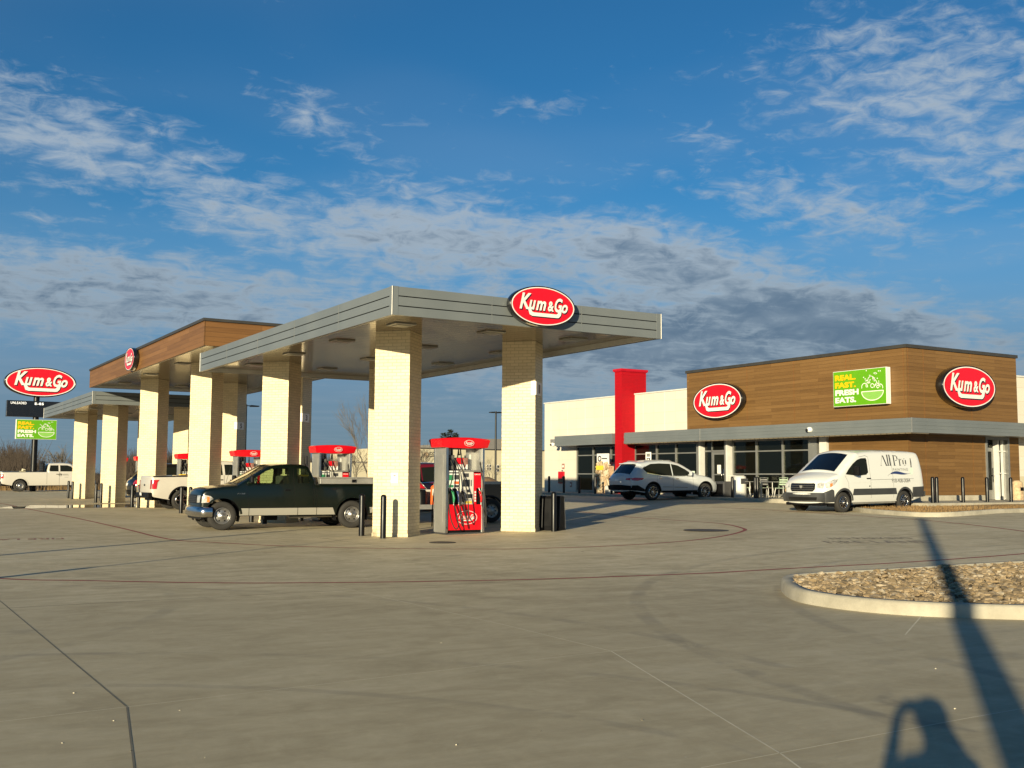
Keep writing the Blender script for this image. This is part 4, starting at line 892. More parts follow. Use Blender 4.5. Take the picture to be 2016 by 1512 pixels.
    # glazed, sunlit return wall of the vestibule
    P('return_wall', 'white_paint', lambda m: (m.box(XD1-.56, XD1-.50, SY+.10, SY+.36, .53, 3.11), m.box(XD1-.30, XD1-.24, SY+.06, SY+.2, .53, 3.11), m.box(XD1-.5, XD1-.3, SY+.20, SY+.24, .56, 3.11), m.box(XD1-.24, XD1-.06, SY+.14, SY+.18, .56, 3.11), m.box(XD1-.58, XD1-.06, SY+.08, SY+.14, 1.65, 1.70), m.box(XD1-.58, XD1-.06, SY+.08, SY+.14, 2.60, 2.66)))
    P('return_pane', 'dark_glass', lambda m: (m.box(XD1-.40, XD1-.36, SY+.12, SY+.14, .6, 3.1), m.box(XD1-.16, XD1-.14, SY+.11, SY+.13, .6, 3.1)))
    P('roof', 'grey_wall', lambda m: (m.box(SX+.1, 43.5, SY+.1, YB-.1, 6.70, 6.75),))
    # interior
    P('floor', 'interior_floor', lambda m: m.box(SX+.23, SX+7, SY+.3, YE-.3, .50, .56))
    P('back_wall', 'interior_wall', lambda m: (m.box(SX+6.8, SX+6.95, SY+.3, YE-.3, .56, 3.29), m.box(SX+.4, SX+6.8, yG-.3, yG-.2, .56, 3.29)))
    P('ceiling', 'interior_wall', lambda m: m.box(SX+.25, SX+6.9, SY+.26, YE-.3, 3.25, 3.295))
    return S
store()
# fixtures inside the shop, each a thing
def shelf(x, y, l, h, label):
    root = empty('display_shelf', (x, y, .56), 0, label, 'shelf', 'shelves inside the store')
    m = MB(); m.box(-.3, .3, 0, l, 0, .12); m.box(-.02, .02, 0, l, .12, h)
    for i in range(1, 4): m.box(-.28, .28, 0, l, i*h/4, i*h/4+.03)
    m.build('rack', 'dark_grey', root); rnd = random.Random(int(x*10+y)); m = MB()
    for i in range(4):
        t = .05
        while t < l-.15:
            w = rnd.uniform(.08, .2); m.box(-.27, -.05, t, t+w, .121+i*h/4+.03*(i > 0), .121+i*h/4+.03+rnd.uniform(.12, .26), rnd.randrange(4)); t += w+.02
    m.build('goods', ['sign_red', 'yellow_plastic', 'white_plastic', 'green_plastic'], root)
shelf(38.5, 35.0, 3.2, 1.3, 'low stocked shelf inside the window right of the entrance'); shelf(38.3, 42.5, 3.6, 1.3, 'low stocked shelf inside the window left of the entrance'); shelf(38.6, 48.2, 3.6, 1.5, 'stocked shelf inside the window left of the red tower')
oval_sign('logo_sign', (SX-.17, 39.97, 5.19), R(-90), 1.80, .90, .16, 'red oval logo sign on the store wall facing the pumps')
oval_sign('logo_sign', (39.83, SY-.19, 5.29), 0, 1.80, .91, .18, 'red oval logo sign on the store end wall above the side door')
r = empty('fresh_food_sign', (SX-.15, 31.15, 5.255), R(-90), 'lime green slogan sign with a salad bowl on the store wall', 'sign'); eats_panel(r, 2.84, 1.53, .26)
def cam_dome(loc, label):
    m = MB(); m.lathe([(0, .10), (.10, .08), (.12, 0), (.12, -.06)], 16, Matrix.Translation(loc)@Matrix.Rotation(R(-90), 4, 'Y')); m.lathe([(0, .15), (.05, .135), (.07, .09)], 12, Matrix.Translation(Vector(loc)+Vector((-.01, .05, -.02)))@Matrix.Rotation(R(-90), 4, 'Y'), 1)
    tag(m.build('security_camera', ['white_plastic', 'black_plastic']), label, 'camera', 'cameras on the store awnings')
cam_dome((35.30, yy(1595, 35.35, 847), 3.52), 'white dome camera on the awning above the white van'); cam_dome((35.5, 53.9, 3.35), 'white dome camera at the far left end of the store awning')
# pavement slab round the store
m = MB(); P = [(33.25, 25.75), (60, 25.75), (60, SY+1), (SX+.3, SY+1), (SX+.3, 58.5), (33.25, 58.5)]
m.prism([p for p in P], .28, .528, 'z'); tag(m.build('sidewalk', 'curb_concrete'), kind='structure')
SB = 'black bollards along the store pavement'
for px, lb in ((1081, 'black bollard before the cream wall, first from the left along the store'), (1110, 'black bollard beside the red cabinet on the cream wall'), (1140.5, 'black bollard before the first store window left of the red tower'), (1172, 'black bollard just left of the firewood stack'), (1204, 'black bollard at the rear bumper of the white sport utility'),
               (1442, 'black bollard right of the store entrance beside the white bin'), (1487, 'black bollard standing nearest the green patio chair, left one'), (1491.5, 'black bollard close behind another before the patio chairs'), (1555.5, 'black bollard at the front corner of the white van')):
    bollard(33.75, onX(px, 970, 33.75).y, lb, SB, .528, .95)
for px, Y, lb in ((1837, 26.25, 'left bollard of the close pair right of the white van'), (1845, 26.5, 'right bollard of the close pair right of the white van'), (1896.5, 26.5, 'lone black bollard before the wood clad end wall'), (1944, 26.5, 'black bollard left of the store side door'), (1991, 26.5, 'black bollard right of the store side door')):
    bollard(onY(px, 989, Y).x, Y, lb, SB, .528, .98)
# -------- small things on the pavement
def thing_mesh(name, mats, m, label, cat, loc=(0, 0, 0), rz=0, group=None):
    o = m.build(name, mats, None, loc); o.rotation_euler = (0, 0, rz); return tag(o, label, cat, group)
yw = onX(1188, 960, 35.2).y
def firewood():
    root = empty('firewood_stack', (35.2, yw, .528), R(-90), 'tall stack of bundled split firewood by the red tower', 'firewood stack')
    rnd = random.Random(9); m = MB()
    for i in range(170):
        z = rnd.uniform(.02, 1.5); x = rnd.uniform(-.55, .55)*(1-.12*z); r_ = rnd.uniform(.04, .075); y = rnd.uniform(-.18, .0); a = rnd.uniform(-.5, .5); l = .36
        M = Matrix.Translation((x, y, z+.1))@Matrix.Rotation(a, 4, 'Y')@Matrix.Rotation(rnd.uniform(-.25, .25), 4, 'X')
        m.prism([(-r_, -.02), (r_*.6, -.03), (r_, .02), (-.3*r_, .05)], -.19, .19, 'x' if rnd.random() < .25 else 'z', rnd.randrange(2), M)
    m.build('logs', ['firewood', 'tan_wall'], root); m = MB(); m.box(-.6, .6, -.16, .3, 0, .12); m.box(-.56, .56, .0, .3, .12, 1.5); m.build('pallet', 'firewood', root)
    m = MB(); m.box(-.35, .3, -.25, -.2, 1.28, 1.52); m.build('price_label', 'yellow_plastic', root)
firewood()
m = MB(); m.box(-.55, .55, -.03, .03, 0, .62, 0, None, .01); m.lathe([(.10, 0), (.17, .0), (.17, .006), (.10, .006)], 24, Matrix.Translation((-.28, -.032, .34))@Matrix.Rotation(R(90), 4, 'X'), 1); m.box(-.06, .42, -.04, -.031, .31, .37, 1)
thing_mesh('banner_board', ['sign_white', 'black_ink'], m, 'white board with a round black mark above the firewood', 'board', (35.25, yw+.1, 2.10), R(-90))
m = MB(); m.box(-.22, .22, -.16, .16, 0, .42, 0, None, .03); m.box(-.15, .15, -.17, -.162, .05, .2, 1); thing_mesh('white_crate', ['white_paint', 'silver_frame'], m, 'small white box at the foot of the firewood stack', 'box', (34.7, onX(1200, 970, 34.7).y, .528), R(-90))
m = MB(); m.box(-.30, .30, -.05, .05, 0, .72, 0, None, .02); m.box(-.26, .26, -.056, -.051, .05, .30, 1); m.box(.18, .22, -.08, -.05, .3, .42, 1)
thing_mesh('hose_cabinet', ['tower_red', 'sign_black'], m, 'dark red fire cabinet low on the shaded cream wall', 'cabinet', (SX+.04, onX(1104, 946, SX).y, 1.02), R(-90))
for px, py, w, h, mt, lb in ((1109, 918, .13, .16, 'faded_red', 'small pink notice on the cream wall above the red cabinet'), (1107, 929, .07, .10, 'dark_grey', 'tiny dark fitting between the pink notice and the red cabinet'), (1124, 954, .09, .14, 'faded_red', 'small dark red box on the shaded cream wall')):
    q = onX(px, py, SX+.09); m = MB(); m.box(-w, w, -.02, .01, -h, h, bev=.008); m.box(-w*.6, w*.6, -.024, -.0205, -h*.4, h*.4, 1); thing_mesh('wall_notice', [mt, 'sign_white'], m, lb, 'wall fitting', q, R(-90))
m = MB(); m.box(-.5, .5, -.35, .35, 0, .72, 0, None, .06); m.box(-.42, .42, -.36, -.352, .1, .6, 1)
q = onX(1425, 968, 34.9); thing_mesh('ice_box', ['dark_grey', 'black_plastic'], m, 'waist high dark grey box beside the store entrance', 'bin', (34.9, q.y+.1, .528), R(-90))
m = MB(); m.lathe([(0, .98), (.26, .96), (.29, .85), (.29, .06), (.26, .0)], 24); m.box(-.2, .2, -.31, -.27, .62, .86, 1); q = onX(1457, 968, 34.6); thing_mesh('waste_bin', ['white_paint', 'dark_grey'], m, 'round white waste bin right of the store entrance', 'waste bin', (34.6, q.y, .528))
m = MB(); m.box(-.20, .20, -.20, .20, 0, .95, 0, None, .04); m.box(-.26, .26, -.26, .26, .955, 1.0, 0, None, .01); q = onX(1447, 968, 35.2); thing_mesh('waste_bin', ['white_paint'], m, 'square white bin against the window beside the entrance', 'waste bin', (35.3, q.y, .528))
def chair(px, X, rz, mt, label):
    q = onX(px, 972, X); root = empty('patio_chair', (X, q.y, .528), rz, label, 'chair', 'patio chairs outside the store')
    m = MB(); m.box(-.21, .21, -.21, .21, .43, .46, bev=.01); m.build('seat', mt, root)
    for (x, y) in ((-.2, -.2), (.2, -.2), (-.2, .2), (.2, .2)):
        m = MB(); m.tube([(x*.9, y*.9, .44), (x*1.15, y*1.2, 0)], .018, 6); m.build('leg', 'alu', root)
    m = MB(); m.tube([(-.2, .2, .45), (-.2, .27, .90), (.2, .27, .90), (.2, .2, .45)], .018, 6)
    for z in (.58, .68, .78): m.box(-.19, .19, .225+(z-.5)*.1, .24+(z-.5)*.1, z, z+.06)
    m.build('backrest', mt, root)
def table(px, X, label):
    q = onX(px, 972, X); root = empty('patio_table', (X, q.y, .528), 0, label, 'table', 'patio tables outside the store')
    m = MB(); m.box(-.38, .38, -.38, .38, .70, .73, bev=.01); m.build('tabletop', 'alu', root)
    for (x, y) in ((-.33, -.33), (.33, -.33), (-.33, .33), (.33, .33)):
        m = MB(); m.tube([(x, y, .70), (x*1.05, y*1.05, 0)], .02, 6); m.build('leg', 'alu', root)
mat('patio_green', (.42, .52, .38), .4, .3)
chair(1465, 34.9, R(60), 'patio_green', 'pale green patio chair beside the white bin'); table(1477, 35.0, 'metal patio table between the first two chairs'); chair(1498, 34.9, R(-80), 'patio_green', 'patio chair with pale green slats in the middle of the patio'); chair(1511, 35.1, R(100), 'alu', 'silver patio chair back to back with the green one'); table(1521, 35.0, 'metal patio table near the white van'); chair(1538, 34.9, R(-70), 'patio_green', 'patio chair partly hidden by the nose of the white van')
m = MB(); m.lathe([(0, 0), (.16, .0), (.20, .28), (.22, .48), (.19, .5), (.15, .44)], 16); q = onX(1541, 972, 35.6)
thing_mesh('plant_pot', ['firewood'], m, 'brown planter in the window by the white van', 'plant pot', (36.0, q.y, .528))
m = MB(); m.tube([(0, 0, 0), (0, 0, 1.35)], .028, 8, 0); m.box(-.16, .16, -.012, .012, 1.35, 2.15, 1, None, .01); m.box(-.10, .10, -.016, -.013, 1.62, 1.86, 2); m.box(-.10, .10, -.016, -.013, 1.92, 2.08, 3); m.box(-.04, .03, -.02, -.017, 1.66, 1.82, 1)
q = onX(1277, 970, 33.6); thing_mesh('parking_sign', ['alu', 'sign_white', 'black_ink', 'silver_frame'], m, 'white accessible parking sign on a post behind the white sport utility', 'parking sign', (33.6, q.y, .52), R(-70))
for (px, z, w, h, mt, lb) in ((1208, 2.05, .35, .22, 'sign_red', 'red poster in the window left of the tower'), (1208, 1.62, .33, .15, 'sign_white', 'white poster below the red poster by the tower'), (1362, 1.62, .22, .13, 'aqua_label', 'pale green poster in the window left of the entrance')):
    q = onX(px, 900, SX+.05); m = MB(); m.box(-w, w, -.004, .004, -h, h); m.lathe([(0, 0), (h*.5, 0)], 16, Matrix.Translation((0, -.006, 0))@Matrix.Rotation(R(90), 4, 'X'), 1)
    thing_mesh('window_poster', [mt, 'sign_white'], m, lb, 'poster', (SX+.05, q.y, z), R(-90))
q = onY(2000, 975, SY-.35); m = MB(); m.lathe([(0, .85), (.12, .84), (.22, .76), (.25, .5), (.25, .0)], 20); m.box(-.1, .1, -.26, -.22, .4, .55, 1); thing_mesh('ash_bin', ['firewood', 'black_plastic'], m, 'small rounded tan bin right of the side door', 'waste bin', (q.x+.1, SY-.35, .528))
#@@NEXT
# ================================================================== VEHICLES
paint('paint_green', (.0008, .0038, .0022), 0, .3, .4, .012); paint('paint_white_van', (.60, .60, .57), 0, .3, .6, .10); paint('paint_white_suv', (.47, .49, .50), 0, .3, .7, .06); paint('paint_white_truck', (.50, .47, .42), 0, .3, .6, .10)
paint('paint_black', (.008, .008, .009), .1, .2, 1, .08); paint('paint_red', (.14, .006, .010), .2, .25, 1, .06); paint('paint_stripe', (.42, .40, .35), .4, .35, .6, .06)
def interp(T, x):
    if x <= T[0][0]: return T[0][1]
    for (a, p), (b, q) in zip(T, T[1:]):
        if x <= b: return p+(q-p)*(x-a)/(b-a)
    return T[-1][1]
def resample(P, step):
    out = [P[0]]
    for a, b in zip(P, P[1:]):
        L = math.hypot(b[0]-a[0], b[1]-a[1]); n = max(1, int(math.ceil(L/step)))
        out += [(a[0]+(b[0]-a[0])*i/n, a[1]+(b[1]-a[1])*i/n) for i in range(1, n+1)]
    return out
def soft(P, n=4):
    Q = [Vector((x, z, 0)) for x, z in P]; return [(q.x, q.y) for q in smooth_pts(Q, n)]
class Car:
    def __init__(s, name, label, cat, top, WB, R_, ra, zb, Wm, zprof, front, rear, group=None, r=.09, bf=.16, bt=.03, br=.10, smooth=3):
        s.root = empty(name, (0, 0, 0), 0, label, cat, group); s.WB, s.R, s.ra, s.zb, s.Wm, s.zp, s.r = WB, R_, ra, zb, Wm, zprof, r
        s.fr, s.re = front, rear; s.bf, s.bt, s.br = bf, bt, br
        s.top = resample(soft(top, smooth), .09); s.xmax = max(p[0] for p in s.top); s.xmin = min(p[0] for p in s.top)
        s.seg = [(a, b) for a, b in zip(s.top, s.top[1:])]
    def dist(s, x, z):
        d = 9
        for (ax, az), (bx, bz) in s.seg:
            ux, uz = bx-ax, bz-az; L = ux*ux+uz*uz; t = 0 if L == 0 else max(0, min(1, ((x-ax)*ux+(z-az)*uz)/L))
            e = (x-ax-t*ux)**2+(z-az-t*uz)**2
            if e < d: d = e
        return math.sqrt(d)
    def W(s, x, z):
        w = s.Wm*interp(s.zp, z)
        xf, kf = s.fr; xr, kr = s.re
        if x > xf: w *= 1-kf*((x-xf)/(s.xmax-xf))**2
        if x < xr: w *= 1-kr*((xr-x)/(xr-s.xmin))**2
        d = s.dist(x, z)
        if d < s.r: q = 1-d/s.r; w -= s.r*(1-math.sqrt(max(0, 1-q*q)))*.9
        return w
    def bottom(s):
        xr, zr = s.top[0]; xf, zf = s.top[-1]; out = []
        def arc(cx):
            h_ = s.zb-s.R; a = math.asin(max(-1, min(1, h_/s.ra))); n = 14
            return [(cx+s.ra*math.cos(a+(math.pi-2*a)*i/n), s.R+s.ra*math.sin(a+(math.pi-2*a)*i/n)) for i in range(n+1)]
        A = arc(s.WB); out += [(A[0][0]+.02, s.zb+.05)] if False else []
        out += A; B = arc(0); out += [(x, s.zb) for x in [A[-1][0]+(B[0][0]-A[-1][0])*i/12 for i in range(1, 12)]]; out += B
        return out
    def fill(s, loops, holes, grid=.10, off=0, mt=None, name='body', side=(1, -1), mb=None, rows=True):
        pts = []; edges = []
        for L in loops+holes:
            b = len(pts); pts += L; edges += [(b+i, b+(i+1) % len(L)) for i in range(len(L))]
        X = [p[0] for p in loops[0]]; Z = [p[1] for p in loops[0]]
        x = min(X)+grid/2
        while x < max(X):
            z = min(Z)+grid/2
            while z < max(Z):
                if inpoly(x, z, loops[0]) and (not rows or s.dist(x, z) > .03): pts.append((x, z))
                z += grid
            x += grid
        if rows:
            for i in range(1, len(s.top)-1):
                (ax, az), (bx, bz) = s.top[i-1], s.top[i+1]; L = math.hypot(bx-ax, bz-az) or 1; nx, nz = (bz-az)/L, -(bx-ax)/L
                for d in (.015, .045, .08):
                    q = (s.top[i][0]+nx*d, s.top[i][1]+nz*d)
                    if inpoly(*q, loops[0]): pts.append(q)
        r = delaunay_2d_cdt([Vector(p) for p in pts], edges, [], 0, 1e-5)
        V = [(v.x, v.y) for v in r[0]]; F = []
        for f in r[2]:
            cx = sum(V[i][0] for i in f)/len(f); cz = sum(V[i][1] for i in f)/len(f)
            if inpoly(cx, cz, loops[0]) and not any(inpoly(cx, cz, h) for h in holes): F.append(tuple(f))
        WW = [s.W(x, z)+off for x, z in V]; m = mb or MB()
        for sd_ in side: m.add([(x, sd_*w, z) for (x, z), w in zip(V, WW)], F, 0, True)
        if mb: return None
        return m.build(name, mt, s.root)
    def body(s, mt, windows=(), glass_rng=(), extra_glass='car_glass', glassmat='car_glass'):
        """windows: list of loops; glass_rng: [(xa, xb, kind name)] parts of the silhouette that are glass between x bounds (z above belt)"""
        B = s.bottom(); loop = s.top+B; s.loop = loop
        m = MB(); s.fill([loop], [list(w) for w in windows], mb=m)
        # bottom rim and silhouettes strip
        n = len(s.top); nt = 12; T = [-1+2*j/nt for j in range(nt+1)]; rows = []
        for i, (x, z) in enumerate(s.top):
            a = s.top[max(i-1, 0)]; b = s.top[min(i+1, n-1)]; L = math.hypot(b[0]-a[0], b[1]-a[1]) or 1; nx, nz = -(b[1]-a[1])/L, (b[0]-a[0])/L
            w = s.W(x, z); bl = abs(nx)*(s.bf if nx > 0 else s.br)+abs(nz)*s.bt
            rows.append([(x+nx*bl*(1-t*t), t*w, z+nz*bl*(1-t*t)) for t in T])
        s.rows = rows
        G = {}
        for i in range(n-1):
            mid = ((s.top[i][0]+s.top[i+1][0])/2, (s.top[i][1]+s.top[i+1][1])/2)
            for j in range(nt):
                tgt = m
                if 1 <= j < nt-1:
                    for (xa, xb, za, zb_, nm) in glass_rng:
                        if xa <= mid[0] <= xb and za <= mid[1] <= zb_: tgt = G.setdefault(nm, MB())
                tgt.add([rows[i][j], rows[i][j+1], rows[i+1][j+1], rows[i+1][j]], [(0, 1, 2, 3)], 0, True)
        bd = m.build('body', mt, s.root)
        bm = bmesh.new(); bm.from_mesh(bd.data); bmesh.ops.remove_doubles(bm, verts=bm.verts, dist=.0006); bmesh.ops.recalc_face_normals(bm, faces=bm.faces); bm.to_mesh(bd.data); bm.free()
        for nm, g in G.items():
            o = g.build(nm, glassmat, s.root); bm = bmesh.new(); bm.from_mesh(o.data); bmesh.ops.remove_doubles(bm, verts=bm.verts, dist=.0006); bm.to_mesh(o.data); bm.free()
        for w in windows:
            for sd_ in (1, -1): s.fill([list(w)], [], .12, -.018, extra_glass, 'side_window', (sd_,), None, False)
        # dark liner, floor
        m = MB(); zt = s.R+s.ra*.6
        for sd_ in (1, -1):
            for cx in (0, s.WB):
                A = [(cx+s.ra*math.cos(R(a)), s.R+s.ra*math.sin(R(a))) for a in range(-20, 201, 20)]
                vs = [(x, sd_*(s.W(x, z)-.004), z) for x, z in A]+[(x, sd_*(s.Wm-.42), z) for x, z in A]; k_ = len(A)
                m.add(vs, [(i, i+1, k_+i+1, k_+i) for i in range(k_-1)]); m.build('wheel_well', 'black_plastic', s.root); m = MB()
        m = MB(); m.box(s.xmin+.12, s.xmax-.25, -s.Wm+.42, s.Wm-.42, s.zb-.02, s.zb+.30); m.box(s.ra+.1, s.WB-s.ra-.1, -s.Wm+.06, s.Wm-.06, s.zb+.01, s.zb+.14)
        m.build('underbody', 'black_plastic', s.root); return bd
    def patch(s, name, mt, poly, off=.006, side=(1, -1), grid=.08):
        for sd_ in side: s.fill([resample(list(poly)+[poly[0]], .07)[:-1]], [], grid, off, mt, name, (sd_,), None, False)
    def lines(s, name, mt, paths, w=.009, off=.0035, side=(1, -1)):
        for P in paths:
            Q = resample(P, .08)
            for sd_ in side:
                vs = []; m = MB()
                for i, (x, z) in enumerate(Q):
                    a, b = Q[max(i-1, 0)], Q[min(i+1, len(Q)-1)]; L = math.hypot(b[0]-a[0], b[1]-a[1]) or 1; nx, nz = -(b[1]-a[1])/L*w/2, (b[0]-a[0])/L*w/2
                    for k_ in (-1, 1): X, Z = x+nx*k_, z+nz*k_; vs.append((X, sd_*(s.W(X, Z)+off), Z))
                m.add(vs, [(2*i, 2*i+2, 2*i+3, 2*i+1) for i in range(len(Q)-1)]); m.build(name, mt, s.root)
    def endx(s, y, z, front=True):
        best = None
        P = s.top if front else s.top
        for i, ((ax, az), (bx, bz)) in enumerate(s.seg):
            if (min(az, bz)-1e-6 <= z <= max(az, bz)+1e-6) and abs(bz-az) > 1e-6:
                t = (z-az)/(bz-az); x = ax+t*(bx-ax)
                if best is None or (x > best[0] if front else x < best[0]):
                    w = s.W(x, z); L = math.hypot(bx-ax, bz-az); nx = abs(bz-az)/L; best = (x, w, nx)
        if best is None: x = s.xmax if front else s.xmin; return x
        x, w, nx = best; t = min(1, abs(y)/max(w, .01)); return x+(1 if front else -1)*nx*(s.bf if front else s.br)*(1-t*t)
    def epatch(s, name, mt, poly, off=.012, front=True, thick=.0, parent=None):
        """patch on the front or rear end; poly in (y, z)"""
        P = resample(list(poly)+[poly[0]], .06)[:-1]; pts = list(P); edges = [(i, (i+1) % len(P)) for i in range(len(P))]
        X = [p[0] for p in P]; Z = [p[1] for p in P]; x = min(X)+.04
        while x < max(X):
            z = min(Z)+.03
            while z < max(Z):
                if inpoly(x, z, P): pts.append((x, z))
                z += .06
            x += .08
        r = delaunay_2d_cdt([Vector(p) for p in pts], edges, [], 0, 1e-5); V = [(v.x, v.y) for v in r[0]]
        F = [tuple(f) for f in r[2] if inpoly(sum(V[i][0] for i in f)/3, sum(V[i][1] for i in f)/3, P)]
        m = MB(); sg = 1 if front else -1; m.add([(s.endx(y, z, front)+sg*off, y, z) for y, z in V], F, 0, True)
        return m.build(name, mt, parent or s.root)
    def wheels(s, rim, y=None, tw=.235, rr=.58, hub='chrome'):
        y = y if y is not None else s.Wm-.13
        for cx in (0, s.WB):
            for sd_ in (1, -1):
                M = Matrix.Translation((cx, sd_*y, s.R))@Matrix.Rotation(R(-90*sd_), 4, 'X'); Rt = s.R; ri = Rt*rr; h = tw/2
                m = MB(); m.lathe([(ri, -h*.9), (Rt*.80, -h), (Rt*.94, -h*.9), (Rt, -h*.68), (Rt*1.002, 0), (Rt, h*.68), (Rt*.94, h*.9), (Rt*.86, h*1.0), (Rt*.72, h*1.0), (ri*1.03, h*.88), (ri, h*.7)], 36, M); w = m.build('wheel', 'rubber', s.root)
                m = MB(); m.lathe([(ri*1.02, h*.80), (ri*.97, h*.93), (ri*.92, h*.80), (ri*.88, h*.35), (ri*.86, -h*.3)], 32, M)
                if rim == 'steel': m.lathe([(ri*.88, h*.3), (ri*.72, h*.45), (ri*.52, h*.62), (ri*.34, h*.60), (ri*.30, h*.85), (0, h*.9)], 32, M)
                else:
                    n, wd = rim; m.lathe([(0, h*.72), (ri*.20, h*.72), (ri*.24, h*.55), (ri*.24, h*.1)], 20, M)
                    for i in range(n):
                        A = M@Matrix.Rotation(2*math.pi*i/n, 4, 'Z'); a = wd
                        m.prism([(ri*.16, -a*1.0), (ri*.5, -a*.55), (ri*.95, -a*1.1), (ri*.95, a*1.1), (ri*.5, a*.55), (ri*.16, a*1.0)], h*.30, h*.66, 'z', 0, A)
                m.build('rim', 'steel_rim' if rim == 'steel' else hub, w)
                m = MB(); m.lathe([(ri*.86, -h*.25), (0, -h*.25)], 24, M); m.build('brake_disc', 'black_plastic' if rim != 'steel' else 'dark_grey', w)
                if rim == 'steel':
                    m = MB()
                    for i in range(6 if isinstance(rim, str) else 0):
                        a = 2*math.pi*i/6; c = Vector((ri*.66*math.cos(a), ri*.66*math.sin(a), h*.535))
                        m.add([M@(c+Vector((ri*.10*math.cos(q*math.pi/4), ri*.10*math.sin(q*math.pi/4), .004))) for q in range(8)], [tuple(range(8))])
                    m.build('rim_opening', 'black_plastic', w)
    def seats(s, xs, z, h, mt='seat_grey'):
        for x in xs:
            for y in (-.4, .4):
                m = MB(); m.box(x-.1, x+.38, y-.24, y+.24, z-.25, z+.08, bev=.04); m.box(x-.18, x-.04, y-.24, y+.24, z, z+h, bev=.05); m.box(x-.15, x-.06, y-.13, y+.13, z+h+.03, z+h+.2, bev=.03); m.build('seat', mt, s.root)
    def box(s, name, mt, *b, bev=0):
        m = MB(); m.box(*b, bev=bev); return m.build(name, mt, s.root)
    def mirror(s, x, z, mt='black_plastic', w=.11, h=.11, l=.10):
        for sd_ in (1, -1):
            y = s.W(x, z); m = MB(); a, b = sorted((sd_*(y-.02), sd_*(y+.08))); m.box(x-.02, x+.03, a, b, z-.03, z+.02); a, b = sorted((sd_*(y+.06), sd_*(y+.06+w*2))); m.box(x-l/2, x+l/2, a, b, z-h*.4, z+h*1.6, bev=.03); m.build('mirror', mt, s.root)
    def handles(s, pts, mt, l=.15):
        for (x, z) in pts:
            for sd_ in (1, -1):
                y = s.W(x, z); a, b = sorted((sd_*(y-.005), sd_*(y+.035))); m = MB(); m.box(x-l/2, x+l/2, a, b, z-.018, z+.018, bev=.008); m.build('door_handle', mt, s.root)
    def place(s, near, heading, side, track=None):
        """put the near rear wheel's ground point at near=(X, Y); side +1 if that is the left wheel"""
        t = track or (s.Wm-.12); c, sn = math.cos(heading), math.sin(heading); off = Vector((-sn, c))*side*t
        x, y = near[0]-off.x, near[1]-off.y; fx, fy = x+c*s.WB, y+sn*s.WB
        z0, z1 = gz(near[0], near[1]), gz(near[0]+c*s.WB, near[1]+sn*s.WB)
        s.root.location = (x, y, z0); s.root.rotation_euler = (0, -math.atan2(z1-z0, s.WB), heading)
ZP = [(.2, .93), (.45, .975), (.75, 1.0), (.95, .995), (1.15, .965), (1.2, .95), (1.45, .87), (1.7, .77), (2.0, .68)]
